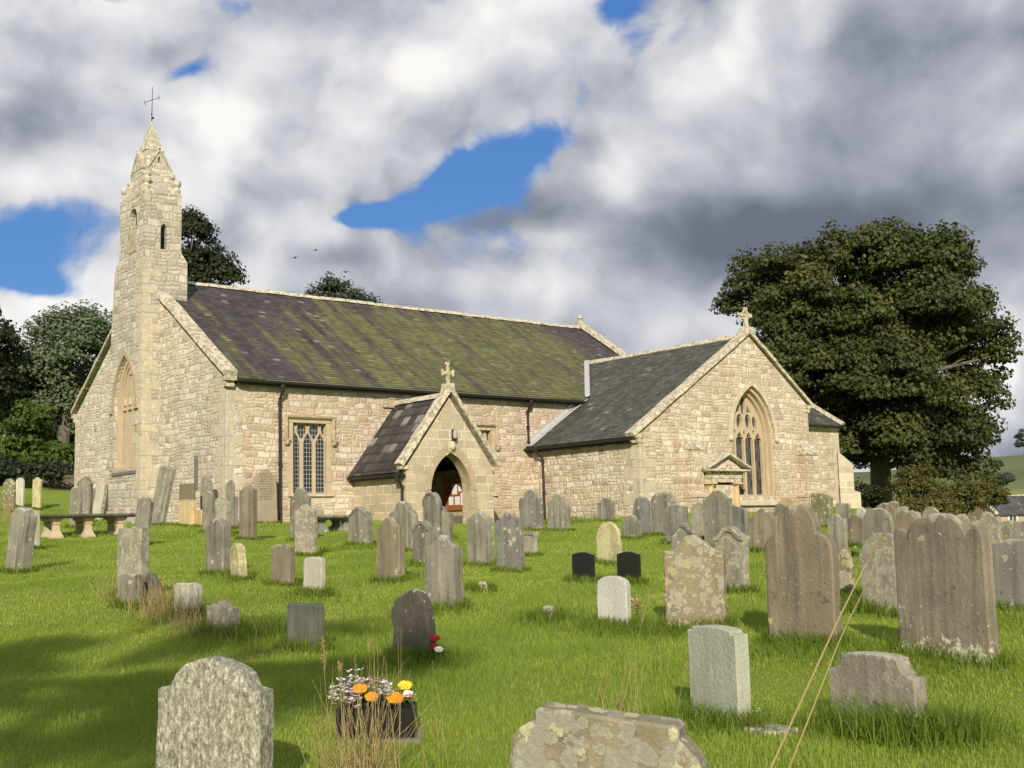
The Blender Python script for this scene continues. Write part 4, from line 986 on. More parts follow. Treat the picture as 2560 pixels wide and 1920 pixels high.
def st(d, w, za, zb, zc):
    P = [c0-sv_*w, c0+dv*d-sv_*w, c0+dv*d+sv_*w, c0+sv_*w]
    b.add([p+Vector((0, 0, za)) for p in P]+[P[0]+Vector((0, 0, zc)), P[1]+Vector((0, 0, zb)), P[2]+Vector((0, 0, zb)), P[3]+Vector((0, 0, zc))], [(0, 1, 5, 4), (1, 2, 6, 5), (2, 3, 7, 6), (4, 5, 6, 7), (0, 4, 7, 3), (0, 3, 2, 1)])
st(.75, .36, .9, 4.5, 5.2); st(1.05, .42, .9, 3.0, 3.35); b.obj('buttress', 'ashlar_pale', CHN)

# things fixed to the church
def wall_lamp():
    b = B(); x, y, z = 24.72, PY, 4.84
    b.box((x-.08, y-.03, z-.2), (x+.08, y-.004, z+.2)); o = b.obj('wall_lamp', 'iron', None, loc=(x, y, z-.2))
    tag(o, 'small glass bulkhead lamp fixed to the porch gable above the arch', 'lamp')
    g = B(); g.lathe((x, y-.10, z-.13), [(.05, 0), (.075, .03), (.08, .20), (.06, .29), (.02, .31)], 8); g.obj('lamp_glass', 'lamp_glass', o)
    k = B(); k.lathe((x, y-.10, z-.20), [(.03, 0), (.085, .02), (.085, .065)], 8); k.obj('lamp_base', 'iron', o)
wall_lamp()
def notice_board():
    x, y0, y1, z0, z1 = PX1-.455, 34.75, 36.2, 2.25, 3.45
    b = B(); b.box((x-.07, y0, z0), (x-.002, y1, z0+.1)); b.box((x-.07, y0, z1-.1), (x-.002, y1, z1)); b.box((x-.07, y0, z0+.101), (x-.002, y0+.12, z1-.101)); b.box((x-.07, y1-.1, z0+.101), (x-.002, y1, z1-.101))
    b.box((x-.11, y0-.03, z1+.002), (x-.002, y1+.03, z1+.05))
    o = b.obj('notice_board', 'wood', None, loc=(x, (y0+y1)/2, z0)); tag(o, 'reddish wooden notice board with pinned papers inside the porch', 'notice board')
    p = B(); p.box((x-.03, y0+.121, z0+.101), (x-.003, y1-.101, z1-.101)); p.obj('backing', 'wood', o)
    for (a, c, e, f) in ((.18, .18, .46, .62), (.50, .2, .82, .5), (.20, .68, .60, .98), (.66, .58, .98, .96), (.9, .2, 1.2, .5)):
        q = B(); q.box((x-.036, y0+a+.02, z0+c), (x-.031, y0+e, z0+f)); q.obj('notice', 'paper', o)
notice_board()
def monument():
    x0, x1, y, z0 = 33.95, 36.55, 30.62, 1.5
    M_ = wempty('wall_monument', ((x0+x1)/2, y+.2, z0), 'classical stone wall monument with pediment and two small columns on the transept gable', 'monument')
    cxm = (x0+x1)/2-.02
    b = B(); b.box((x0+.3, y+.16, z0), (x1-.5, TY-.003, 3.0)); b.obj('inscription_panel', 'monument', M_)
    b = B(); b.box((x0+.22, y-.0, z0), (x1-.42, TY-.004, z0+.42)); b.obj('pedestal', 'monument', M_)
    for x in (x0+.42, x1-.72):
        c = B(); c.lathe((x, y+.10, z0+.42), [(.17, 0), (.17, .06), (.135, .10), (.135, .12), (.125, .5), (.105, 1.02), (.13, 1.04), (.13, 1.08), (.11, 1.10)], 14); c.box((x-.19, y-.08, z0+1.525), (x+.19, y+.28, z0+1.60)); c.obj('column', 'column', M_)
    b = B(); b.box((x0+.24, y+.02, 3.10), (x1-.48, TY-.005, 3.24)); b.box((x0+.22, y+.0, 3.245), (x1-.46, TY-.006, 3.42)); b.obj('frieze', 'monument', M_)
    b = B(); xa, xb = x0, x1-.2; xm = (xa+xb)/2; pz = 3.52
    b.add([(xa, y-.22, pz), (xb, y-.22, pz), (xb, y-.22, pz+.07), (xa, y-.22, pz+.07), (xa+.2, TY-.01, pz-.1), (xb-.2, TY-.01, pz-.1), (xb, TY-.01, pz+.07), (xa, TY-.01, pz+.07)], [(0, 1, 2, 3), (3, 2, 6, 7), (0, 4, 5, 1), (0, 3, 7, 4), (1, 5, 6, 2), (4, 7, 6, 5)])
    for i in range(9): xx = xa+.25+i*(xb-xa-.5)/8; b.box((xx-.05, y-.08, pz-.095), (xx+.05, y+.1, pz-.012))
    b.slab([(xa-.05, y-.24, pz+.10), (xa-.05, y-.24, pz+.10), (xm, y-.24, pz+.74), (xm, y-.24, pz+.74)], .01) if False else None
    for s in (-1, 1):
        e = xa-.03 if s < 0 else xb+.03
        b.loft([[(e, yy, pz+.075), (xm, yy, pz+.62), (xm, yy, pz+.74), (e, yy, pz+.16)] for yy in (y-.25, TY-.012)])
    b.obj('pediment', 'monument', M_)
    b = B(); b.add([(xa+.2, y+.02, pz+.07), (xb-.2, y+.02, pz+.07), (xm, y+.02, pz+.6), (xa+.2, TY-.02, pz+.07), (xb-.2, TY-.02, pz+.07), (xm, TY-.02, pz+.6)], [(0, 1, 2), (3, 5, 4), (0, 3, 4, 1), (1, 4, 5, 2), (2, 5, 3, 0)])
    rng = random.Random(4)
    for i in range(14): b.sphere((xm+rng.uniform(-.35, .35), y+.01, pz+.15+rng.uniform(0, .16)), rng.uniform(.04, .08), 6, 5, (1, .5, 1))
    b.obj('carving', 'monument', M_)
monument()
# ------------------------------------------------------------------ gravestones
def top_profile(shape, W, H):
    h = W/2; P = []
    def arc(cx, cz, r, a0, a1, n=10, ry=None):
        ry = ry or r
        return [(cx+r*math.cos(R(a0+(a1-a0)*i/n)), cz+ry*math.sin(R(a0+(a1-a0)*i/n))) for i in range(n+1)]
    if shape == 'flat': P = [(-h, H-.03), (-h+.02, H-.004), (-.1*h, H), (.4*h, H-.004), (h-.03, H-.006), (h, H-.035)]
    elif shape == 'low': P = [(-h, H-.10*W)]+[(-h+W*i/12, H-.10*W*(2*i/12-1)**2) for i in range(13)][1:-1]+[(h, H-.10*W)]
    elif shape == 'round': r = min(h*.98, .38*H); P = arc(0, H-r, h, 180, 0, 16, r)
    elif shape == 'lowround': r = .27*W; P = arc(0, H-r, h, 180, 0, 16, r)
    elif shape == 'gothic':
        s = H-.62*W; P = [(-h+h*(1-math.cos(R(90)*i/8)) if 0 else -h*math.cos(R(78)*i/8)**.9, s+(H-s)*math.sin(R(90)*i/8)**.95) for i in range(8)]
        P += [(0, H)]+[(-x, z) for x, z in reversed(P)]
    elif shape == 'ogee':
        r = .24*W; P = [(-h, H-r)]+[(t*h, H-r+r*(.5+.5*math.cos(math.pi*min(1, abs(t)/.82)))**.8) for t in [i/10-.9 for i in range(19)]]+[(h, H-r)]
    elif shape == 'rs':
        r = .30*W; b_ = .14*W; s = H-r
        P = arc(-h+b_, s-b_*.6, b_, 180, 80, 5)+[(-.30*W, s+.005)]+arc(0, s-.02, .30*W, 172, 8, 12, r+.02)+[(.30*W, s+.005)]+arc(h-b_, s-b_*.6, b_, 100, 0, 5)
    elif shape == 'bigrs':
        s = H-.33*W; P = arc(-h+.22*W, s-.27*W, .22*W, 180, 95, 7, .22*W)+[(-.275*W, s-.03*W), (-.28*W, s+.04*W)]+arc(0, s+.03*W, .28*W, 168, 12, 14, .30*W)+[(.28*W, s+.04*W), (.275*W, s-.03*W)]+arc(h-.22*W, s-.27*W, .22*W, 85, 0, 7, .22*W)
    elif shape == 'as':
        s = H-.22*W; P = [(-h, s-.012), (-h+.03, s), (-h+.115*W, s+.006)]+[(-h+.12*W+(W*.76)*i/14, s+.02+(H-s-.02)*math.sin(math.pi*i/14)**.62) for i in range(1, 14)]+[(h-.115*W, s+.004), (h-.03, s-.002), (h, s-.014)]
    elif shape == 'step':
        s = H-.075*W; P = [(-h, s), (-h+.10*W, s+.004), (-h+.10*W, H-.035*W)]+[(-h+.10*W+W*.8*i/10, H-.035*W*(2*i/10-1)**2) for i in range(1, 10)]+[(h-.10*W, H-.035*W), (h-.10*W, s+.004), (h, s)]
    elif shape == 'scoop':
        q = .17*W; P = [(-h, H-q)]+arc(-h, H, q, -84, -6, 7)[0:]+[(-.2*W, H+.003), (.2*W, H+.003)]+arc(h, H, q, 186, 264, 7)+[(h, H-q)]
    elif shape == 'triple':
        b_ = .075*W; s = H-.215*W
        P = arc(-h+b_+.004, s, b_, 180, 8, 8, b_*1.0)+[(-.338*W, s-.03*W), (-.325*W, s+.02*W)]+arc(0, s+.02*W, .315*W, 170, 10, 18, .195*W)+[(.325*W, s+.02*W), (.338*W, s-.03*W)]+arc(h-b_-.004, s, b_, 172, 0, 8, b_*1.0)
    elif shape == 'slope': P = [(-h, H-.02), (-.5*h, H), (0, H-.03), (.5*h, H-.12*W), (h, H-.30*W)]
    elif shape == 'broken':
        g = random.Random(int(W*1e4)); P = [(-h+W*i/9, H-.05*W-g.uniform(-.05, .09)*W-.10*W*abs(2*i/9-1)) for i in range(10)]
    elif shape == 'notch':
        P = [(x*W, H+z*W) for x, z in ((-.5, -.24), (-.49, -.17), (-.455, -.115), (-.41, -.085), (-.385, -.07), (-.382, -.02), (-.365, -.002), (-.2, 0), (.1, -.004), (.34, -.006), (.372, -.02), (.378, -.075), (.42, -.10), (.465, -.15), (.49, -.20), (.5, -.26))]
    elif shape == 'pointed': P = [(-h, H-.9*h), (-.55*h, H-.35*h), (-.1*h, H-.02), (.1*h, H), (.55*h, H-.30*h), (h, H-.8*h)]
    elif shape == 'cap':
        s = H-.26*W; P = [(-h-.03, s-.03), (-h-.03, s), (-.36*W, s)]+arc(0, s, .34*W, 176, 4, 10, H-s)+[(.36*W, s), (h+.03, s), (h+.03, s-.03)]
    return P
STONES = []
def headstone(xl, xs, xr, yt, yb, shape, mt, label, lean=0., pitch=0., wd=None, T=None, face=None, mould=False, rough=.005, name='headstone', cat='gravestone', group='gravestones in the churchyard', wall_y=None):
    xm = (xl+xs)/2; P, w = hit(xm, yb)
    if wall_y: r_ = ray(xm, yb); w = (wall_y-CAM[1])/r_[1]; P = CAM+r_*w
    beta = YAW+math.atan((xm-1280)/FPX)
    wp = (xs-xl)*w/FPX
    d = 0. if face is None else R(face)
    W = wp/max(.08, abs(math.sin(beta-d)))
    H = max(.12, (yb-yt)*w/FPX)
    wmax = wd or min(.86, max(.5, .80*H))
    if face is None and (W > wmax or wd):
        W = wmax; d = beta-math.asin(min(1., wp/W)); 
    if T is None: T = min(.17, max(.075, (xr-xs)*w/FPX/max(.2, abs(math.cos(beta-d)))))
    rng = random.Random(int(xl*7+yt)); d += R(rng.uniform(-1, 1))
    top = top_profile(shape, W, H); h = W/2
    def fill(p, q, st): n = max(1, int(math.hypot(q[0]-p[0], q[1]-p[1])/st)); return [(p[0]+(q[0]-p[0])*i/n, p[1]+(q[1]-p[1])*i/n) for i in range(n)]
    base = [(-h, -.35)]; out = fill((-h, -.35), top[0], .11)
    for p, q in zip(top, top[1:]): out += fill(p, q, .09)
    out += [top[-1]]; out += fill(top[-1], (h, -.35), .11)[1:]+[(h, -.35)]
    ph = rng.uniform(0, 6.28)
    out = [(x+rough*(math.sin(z*9+ph)+math.sin(z*23+2*ph)+rng.uniform(-.8, .8)), z+(rough*(math.sin(x*17+ph)+rng.uniform(-.8, .8)) if z > 0 else 0)) for x, z in out]
    cz = H*.5; bv = min(.014, T*.12)
    def ins(k): return [(x-k*(1 if x > 0 else -1)*min(1, abs(x)/.02), z-(k if z > H*.55 else 0)) for x, z in out]
    i0 = ins(bv); n = len(out)
    rings = [[(x, T/2, z) for x, z in i0], [(x, T/2-bv, z) for x, z in out], [(x, -T/2+bv, z) for x, z in out], [(x, -T/2, z) for x, z in i0]]
    b = B(); b.loft(rings)
    o = b.obj(name, mt, None, loc=(0, 0, 0))
    o.location = (P[0], P[1], P[2]); rz = -math.pi/2-d
    fy = Vector((-math.sin(rz), math.cos(rz), 0))   # local +Y in world
    o.location += fy*(T/2)
    o.rotation_mode = 'XYZ'
    o.matrix_world = Matrix.Translation(o.location) @ Matrix.Rotation(rz, 4, 'Z') @ Matrix.Rotation(R(lean), 4, 'Y') @ Matrix.Rotation(R(-pitch), 4, 'X')
    tag(o, label, cat, group)
    if mould:
        mb = B(); tp = [p for p in out if p[1] > min(t[1] for t in top)-.01]
        mb.loft([[(x, T/2+.02, z+.012), (x, -T/2-.028, z+.012), (x, -T/2-.02, z-.045), (x, -T/2+.01, z-.05), (x, T/2+.02, z-.03)] for x, z in tp])
        mb.obj('moulding', mt, o)
    STONES.append((P[0], P[1], rz, W, T, w))
    return o
T_ = [
 # foreground
 (386, 640, 663, 1656, 2010, 'as', 'granite', 'large speckled grey granite headstone with arched top, nearest at the lower left', dict(wd=.62, T=.13, rough=.004)),
 (1261, 1740, 1768, 1789, 2070, 'notch', 'st_blotch', 'wide headstone blotched with grey and cream lichen at the bottom edge', dict(wd=.86, T=.16, lean=5.5, pitch=-4, rough=.004)),
 (1725, 1846, 1886, 1568, 1806, 'step', 'st_green_marble', 'smooth pale greenish marble headstone with stepped shoulders on a kerb', dict(T=.10, rough=.001, wd=.50)),
 (2078, 2286, 2317, 1638, 1832, 'scoop', 'st_scoop', 'low grey-brown headstone with concave corners and dark lichen patches', dict(T=.11, rough=.002, wd=.66)),
 (1922, 2088, 2102, 1260, 1612, 'bigrs', 'st_brown', 'tall smooth brown headstone with domed head and rounded shoulders', dict(wd=.66, T=.11, rough=.003)),
 (2250, 2470, 2486, 1285, 1650, 'triple', 'st_brown_base', 'large brown headstone with triple arched top and white lichen around its foot', dict(wd=.82, T=.12, rough=.003)),
 (1664, 1812, 1828, 1341, 1576, 'ogee', 'st_lichen', 'brown headstone thickly blotched with pale grey lichen beside a white one', dict(wd=.60, T=.12, rough=.007)),
 (1493, 1569, 1584, 1441, 1571, 'lowround', 'st_marble', 'small clean white round-topped headstone among long grass', dict(wd=.36, T=.08, rough=.001)),
 (978, 1070, 1082, 1479, 1650, 'round', 'st_dark', 'rough dark round-topped headstone with artificial roses at its side', dict(wd=.44, T=.10, rough=.008, lean=.5)),
 (716, 790, 808, 1509, 1628, 'flat', 'st_slate', 'short dark grey flat-topped headstone in the tree shade', dict(wd=.42, T=.10, rough=.004)),
 (1430, 1483, 1486, 1381, 1456, 'low', 'black_granite', 'left of the two small black polished headstones', dict(wd=.36, T=.06, rough=.0005)),
 (1543, 1598, 1602, 1380, 1463, 'low', 'black_granite', 'right of the two small black polished headstones', dict(wd=.36, T=.06, rough=.0005)),
 (1492, 1548, 1555, 1306, 1412, 'round', 'st_yellow', 'yellow-green lichened round headstone just behind the black pair', dict(rough=.006)),
 (1557, 1595, 1604, 1288, 1351, 'cap', 'st_grey_base', 'short stub headstone with a broken overhanging cap and pale foot', dict(rough=.005)),
 (1369, 1418, 1428, 1234, 1329, 'rs', 'st_grey', 'grey headstone with rounded shoulders right of the transept downpipe', {}),
 (1298, 1354, 1361, 1222, 1327, 'rs', 'st_cool', 'grey headstone with white foot standing left of the transept downpipe', {}),
 (1495, 1532, 1537, 1243, 1306, 'cap', 'st_grey', 'small capped headstone set against the transept west wall', {}),
 (1584, 1628, 1631, 1241, 1340, 'round', 'st_cool', 'narrow round headstone beside a wider one below the transept corner', {}),
 (1630, 1689, 1693, 1230, 1341, 'lowround', 'st_grey_base', 'wide grey headstone with low arched top below the transept corner', {}),
 (1664, 1717, 1723, 1262, 1362, 'low', 'st_cool', 'grey headstone with white crusted top edge and foot, left of the monument', {}),
 (1727, 1771, 1776, 1257, 1350, 'round', 'st_mottle', 'mottled headstone half hidden left of the tallest grey one', {}),
 (1761, 1829, 1833, 1225, 1372, 'ogee', 'st_grey', 'tall grey headstone with domed top directly before the wall monument', {}),
 (1826, 1866, 1873, 1263, 1352, 'slope', 'st_cool', 'grey headstone with sloping top below the tall transept window', {}),
 (1680, 1734, 1739, 1311, 1400, 'ogee', 'st_grey', 'moulded ogee headstone peeping over the lichen-blotched brown one', dict(mould=True)),
 (1790, 1864, 1877, 1320, 1482, 'ogee', 'st_mottle', 'mottled moulded headstone with paler foot left of the tall brown dome', dict(mould=True)),
 (1873, 1945, 1952, 1272, 1380, 'ogee', 'st_brown', 'brown headstone with broken scalloped top left of the tall brown dome', dict(rough=.006)),
 (1937, 1970, 1976, 1258, 1338, 'round', 'st_brown', 'small brown stone peeping above the scalloped brown headstone', {}),
 (1948, 1988, 1993, 1241, 1325, 'ogee', 'st_orange', 'orange-brown ogee headstone against the foot of the gable buttress', {}),
 (2030, 2076, 2091, 1231, 1320, 'slope', 'st_green', 'rough green-lichened headstone with sloping top beside the buttress', dict(rough=.009)),
 (2093, 2125, 2130, 1258, 1330, 'flat', 'st_grey', 'grey flat stone right beside the chancel corner buttress', {}),
 (2072, 2115, 2122, 1286, 1392, 'ogee', 'st_grey', 'greyish ogee headstone just right of the tall brown dome', {}),
 (2122, 2160, 2168, 1285, 1368, 'rs', 'st_brown', 'brown round-shouldered headstone with white flowers at its foot', {}),
 (2141, 2164, 2170, 1267, 1332, 'pointed', 'st_pale', 'small pale eroded stone behind the flower-footed brown one', dict(rough=.008)),
 (2159, 2232, 2236, 1271, 1400, 'gothic', 'st_grey', 'large grey pointed-arch headstone in the crowded row on the right', dict(wd=.6)),
 (2190, 2242, 2247, 1258, 1350, 'round', 'st_brown', 'round-topped headstone rising just behind the large pointed-arch one', {}),
 (2219, 2248, 2251, 1254, 1338, 'low', 'st_brown', 'reddish low-topped stone farthest back in front of the great tree', {}),
 (2246, 2270, 2276, 1265, 1345, 'broken', 'st_mottle', 'lumpy eroded stone left of the brown ogee in the far row', dict(rough=.008)),
 (2244, 2292, 2297, 1277, 1392, 'round', 'st_brown', 'plain brown round headstone between pointed arch and triple arch stones', {}),
 (2276, 2302, 2309, 1275, 1368, 'slope', 'st_mottle', 'pale-topped slanting stone left of the small dome in the far row', dict(rough=.007)),
 (2309, 2350, 2354, 1268, 1350, 'round', 'st_mottle', 'mottled domed stone rising behind the triple arched headstone', {}),
 (2157, 2272, 2278, 1332, 1540, 'round', 'st_mottle', 'broad mottled grey lichened headstone half behind the triple arched one', dict(wd=.62, rough=.007)),
 (2097, 2128, 2137, 1374, 1497, 'broken', 'st_lichen', 'broken crumbling pale stump right of the tall brown dome', dict(rough=.012)),
 (2390, 2422, 2426, 1285, 1352, 'round', 'st_mottle', 'small speckled dome-topped stone between two larger ones far right', {}),
 (2424, 2440, 2443, 1290, 1350, 'round', 'st_grey', 'very narrow grey stone left of the black-marked dome', {}),
 (2441, 2500, 2505, 1280, 1374, 'rs', 'st_mottle', 'domed headstone with black marks around its head near the cottage', {}),
 (2483, 2503, 2507, 1291, 1366, 'flat', 'st_grey', 'flat grey stone just behind the black-marked dome', {}),
 (2506, 2546, 2552, 1300, 1372, 'broken', 'st_mottle', 'stained eroded stone below the cottage window', dict(rough=.008)),
 (2540, 2580, 2590, 1301, 1388, 'low', 'st_grey', 'grey stone at the right edge under the cottage wall', {}),
 (2473, 2640, 2650, 1350, 1532, 'low', 'st_cool', 'wide plain grey headstone cut by the right edge of the view', dict(wd=.8)),
 # middle
 (1167, 1222, 1238, 1278, 1415, 'ogee', 'st_grey', 'left of the close pair of grey streaked headstones right of the porch', dict(wd=.52)),
 (1242, 1304, 1309, 1281, 1430, 'ogee', 'st_cool', 'right of the close pair of grey headstones, with white foot', dict(wd=.52)),
 (1306, 1338, 1345, 1331, 1393, 'flat', 'st_mottle', 'short crusted stone with projecting cap beside the close grey pair', dict(mould=True, rough=.006)),
 (1062, 1146, 1158, 1339, 1528, 'ogee', 'st_grey', 'tall grey headstone streaked with pale lichen from its curved top', dict(wd=.52, T=.09)),
 (1031, 1074, 1087, 1304, 1416, 'ogee', 'st_grey_base', 'scrolled headstone with moulded top and whitened foot below the porch', dict(mould=True)),
 (1058, 1093, 1104, 1233, 1352, 'round', 'st_grey', 'round moulded headstone nearest the porch doorway', dict(mould=True)),
 (1065, 1126, 1142, 1264, 1350, 'rs', 'st_grey', 'wide streaked headstone in front of the porch doorway', {}),
 (973, 1032, 1047, 1253, 1378, 'rs', 'st_grey_base', 'ornate eroded headstone with scroll edges below the porch downpipe', dict(rough=.011)),
 (941, 998, 1007, 1296, 1457, 'ogee', 'st_brown', 'reddish-brown headstone stained dark at the lower face', dict(wd=.5, T=.12)),
 (870, 921, 934, 1269, 1365, 'ogee', 'st_grey', 'crisp grey headstone with moulded ogee cap below the porch roof', dict(mould=True)),
 (736, 785, 794, 1261, 1391, 'ogee', 'st_mottle', 'speckled lichen headstone in front of a taller plain one by the window', dict(wd=.5)),
 (725, 769, 778, 1218, 1355, 'rs', 'st_grey', 'tall plain grey headstone under the square nave window', {}),
 (677, 724, 738, 1357, 1467, 'broken', 'st_brown', 'small brown headstone with crumbling top left of the pale one', dict(wd=.44)),
 (758, 802, 809, 1393, 1490, 'low', 'st_pale', 'small pale grey streaked headstone on the open lawn', dict(wd=.36, T=.08)),
 (513, 556, 578, 1298, 1438, 'as', 'st_grey', 'stout lichened headstone with thick shoulders beside a yellow leaning one', dict(wd=.46, T=.17)),
 (577, 600, 621, 1359, 1452, 'round', 'st_yellow', 'small bright yellow lichened headstone leaning to the left', dict(wd=.36, T=.13, lean=-9, rough=.006)),
 (517, 580, 588, 1500, 1588, 'broken', 'st_mottle', 'squat grey crumbling headstone at the end of the dry grass', dict(wd=.38, T=.1, rough=.005)),
 (434, 488, 501, 1458, 1542, 'step', 'st_pale', 'low pale streaked stone rising from dry grass', dict(wd=.38, T=.1)),
 (352, 388, 401, 1432, 1516, 'ogee', 'st_slate', 'low dark slate headstone beside a plain square one in dry grass', dict(wd=.34, T=.08)),
 (293, 344, 350, 1435, 1520, 'flat', 'st_grey', 'low plain square stone in front of the tall lichened one', dict(wd=.38, T=.07)),
 (290, 346, 364, 1310, 1496, 'broken', 'st_mottle', 'tall crusted headstone behind the low square stone in dry grass', dict(wd=.50, T=.15, rough=.008, lean=1)),
 (329, 362, 372, 1240, 1362, 'ogee', 'st_grey', 'headstone tilting to the right behind the tall crusted one', dict(wd=.46, T=.12, lean=10)),
 (173, 200, 203, 1216, 1320, 'round', 'st_grey', 'front grey headstone with pale foot behind the table tomb', dict(wd=.5)),
 (192, 223, 231, 1193, 1306, 'pointed', 'st_grey', 'taller headstone with moulded gable cap behind the table tomb', dict(wd=.55, mould=True)),
 (224, 237, 239, 1221, 1300, 'round', 'st_grey', 'narrow stone just right of the gable-capped headstone', dict(wd=.3)),
 (12, 50, 68, 1268, 1432, 'as', 'st_grey', 'thick headstone leaning to the right at the left edge', dict(wd=.52, T=.2, lean=9)),
 (70, 88, 101, 1273, 1372, 'broken', 'st_pale', 'pale lichened headstone just behind the leaning thick one', dict(wd=.42, T=.12, lean=-4)),
 (38, 56, 60, 1194, 1268, 'round', 'st_pale', 'left of two slender pale headstones before the dark trees', dict(wd=.42)),
 (80, 99, 104, 1193, 1273, 'rs', 'st_yellow', 'right of two slender pale headstones before the dark trees', dict(wd=.42)),
 (6, 34, 37, 1197, 1280, 'round', 'st_green', 'dark green shaded headstone under the trees at the left edge', dict(wd=.6)),
 (500, 522, 530, 1188, 1312, 'round', 'st_mottle', 'lichened round headstone standing close to the nave corner', dict(wd=.5)),
 (505, 530, 537, 1227, 1332, 'round', 'st_grey', 'round-topped headstone with dark stained side before the nave corner', dict(wd=.5)),
 (537, 564, 577, 1245, 1345, 'slope', 'st_mottle', 'crusted headstone with worn sloping top between two taller ones', dict(wd=.45, rough=.007)),
 (563, 582, 587, 1199, 1322, 'pointed', 'st_grey', 'narrow pointed headstone behind the crusted sloping one', dict(wd=.4)),
 (597, 632, 645, 1212, 1350, 'ogee', 'st_brown', 'tall brown headstone casting a clear oval shadow to its right', dict(wd=.52, T=.15)),
 (573, 590, 593, 1240, 1322, 'flat', 'st_cool', 'plain grey pedestal stone left of the tall brown headstone', dict(wd=.4)),
]
for (xl, xs, xr, yt, yb, sh_, mt_, lb_, kw) in T_: headstone(xl, xs, xr, yt, yb, sh_, mt_, lb_, **kw)
# inscribed stone leaning on the nave wall, facing south
headstone(642, 694, 700, 1172, 1308, 'rs', 'inscribed', 'large inscribed headstone propped on the south wall beside the downpipe', face=-90, T=.10, pitch=4, rough=.003, wall_y=36.85)
# slabs propped against the west gable
headstone(370, 402, 410, 1163, 1314, 'flat', 'st_grey', 'long flat slab propped slanting against the west gable', wd=.75, T=.16, lean=11, pitch=5)
headstone(343, 364, 368, 1166, 1300, 'round', 'st_grey', 'thin slab with a dark hollow, behind the long slanting slab', wd=.5, T=.1, lean=10)
headstone(447, 480, 486, 1209, 1316, 'flat', 'st_twotone', 'upright slab half orange half dark against the west gable', wd=.85, T=.12)
headstone(482, 504, 506, 1275, 1318, 'flat', 'st_orange', 'short orange stub beside the half orange slab', wd=.55, T=.12)
headstone(226, 246, 252, 1196, 1304, 'pointed', 'st_pale', 'broken obelisk fragment leaning on the west gable under the window', wd=.45, T=.2, lean=12, rough=.01)
headstone(262, 284, 288, 1238, 1300, 'pointed', 'dressed_pale', 'little gabled fragment standing at the foot of the west window', wd=.5, T=.15)
headstone(246, 262, 268, 1262, 1302, 'flat', 'st_pale', 'squat base block between the two west gable fragments', wd=.5, T=.3)
# ------------------------------------------------------------------ tombs, stumps, flowers, dry grass
def table_tomb(px0, px1, ytop, ybase, wid, label, mt, legpx, th=.10):
    xm = (px0+px1)/2; P, w = hit(xm, ybase); L = (px1-px0)*w/FPX/max(.3, math.cos(YAW+math.atan((xm-1280)/FPX)))
    H = (ybase-ytop)*w/FPX
    o = wempty('table_tomb', (P[0], P[1], P[2]), label, 'tomb', 'table tombs')
    slab_m = 'st_slate' if mt == 'st_mottle' else mt
    x0, x1, y0, y1, z = P[0]-L/2, P[0]+L/2, P[1]-.02, P[1]+wid, P[2]
    b = B(); b.loft([[(x0, y0-.12, z+H-th), (x1, y0-.12, z+H-th), (x1, y1+.1, z+H-th), (x0, y1+.1, z+H-th)], [(x0-.05, y0-.17, z+H-th*.55), (x1+.05, y0-.17, z+H-th*.55), (x1+.05, y1+.15, z+H-th*.55), (x0-.05, y1+.15, z+H-th*.55)],
                      [(x0-.05, y0-.17, z+H-.02), (x1+.05, y0-.17, z+H-.02), (x1+.05, y1+.15, z+H-.02), (x0-.05, y1+.15, z+H-.02)], [(x0-.02, y0-.14, z+H), (x1+.02, y0-.14, z+H), (x1+.02, y1+.12, z+H), (x0-.02, y1+.12, z+H)]])
    b.obj('table_slab', slab_m, o)
    for i, fx in enumerate(legpx):
        for yy in (y0+.13, y1-.13):
            c = B(); x = x0+L*fx; hh = H-th
            prof = [(.24, -.25), (.24, .05), (.20, .10), (.13, .20), (.105, .34*hh/.5), (.10, hh*.66), (.15, hh*.70), (.15, hh*.76), (.11, hh*.78), (.18, hh*.88), (.22, hh*.93), (.22, hh-.004)]
            c.loft([[(x-r*.72, yy-r*.6, z+q), (x+r*.72, yy-r*.6, z+q), (x+r*.72, yy+r*.6, z+q), (x-r*.72, yy+r*.6, z+q)] for r, q in prof])
            c.obj('leg', 'dressed' if mt == 'st_mottle' else 'st_grey', o)
    STONES.append((P[0], P[1]+.3, 0, L, .6, w))
table_tomb(116, 330, 1285, 1343, .95, 'long stone table tomb on carved legs left of the west gable', 'st_mottle', (.15, .5, .86))
table_tomb(790, 882, 1288, 1330, .75, 'low grey table tomb below the square nave window', 'st_cool', (.2, .86), .09)

def stump(px, py, wpx, hpx, label, mt='st_mottle'):
    P, w = hit(px, py); a = wpx*w/FPX/2; h = hpx*w/FPX; g = random.Random(px)
    b = B(); n = 10; prof = [(1.05, -.2), (1.05, .2), (.95, .7), (.8, .95), (.3, 1.02)]
    b.loft([[(a*r*math.cos(2*math.pi*k/n)*(1+g.uniform(-.12, .12)), a*.8*r*math.sin(2*math.pi*k/n)*(1+g.uniform(-.12, .12)), h*q+g.uniform(-.02, .02)) for k in range(n)] for r, q in prof])
    o = b.obj('stone_stump', mt, None, loc=(0, 0, 0)); o.location = P; tag(o, label, 'stone stump', 'broken stone stumps in the lawn'); STONES.append((P[0], P[1], 0, 2*a, a, w))
stump(1206, 1480, 33, 25, 'low broken stone stump in the lawn right of the streaked headstone')
stump(1372, 1554, 40, 36, 'rounded stone stump with long grass left of the white headstone')

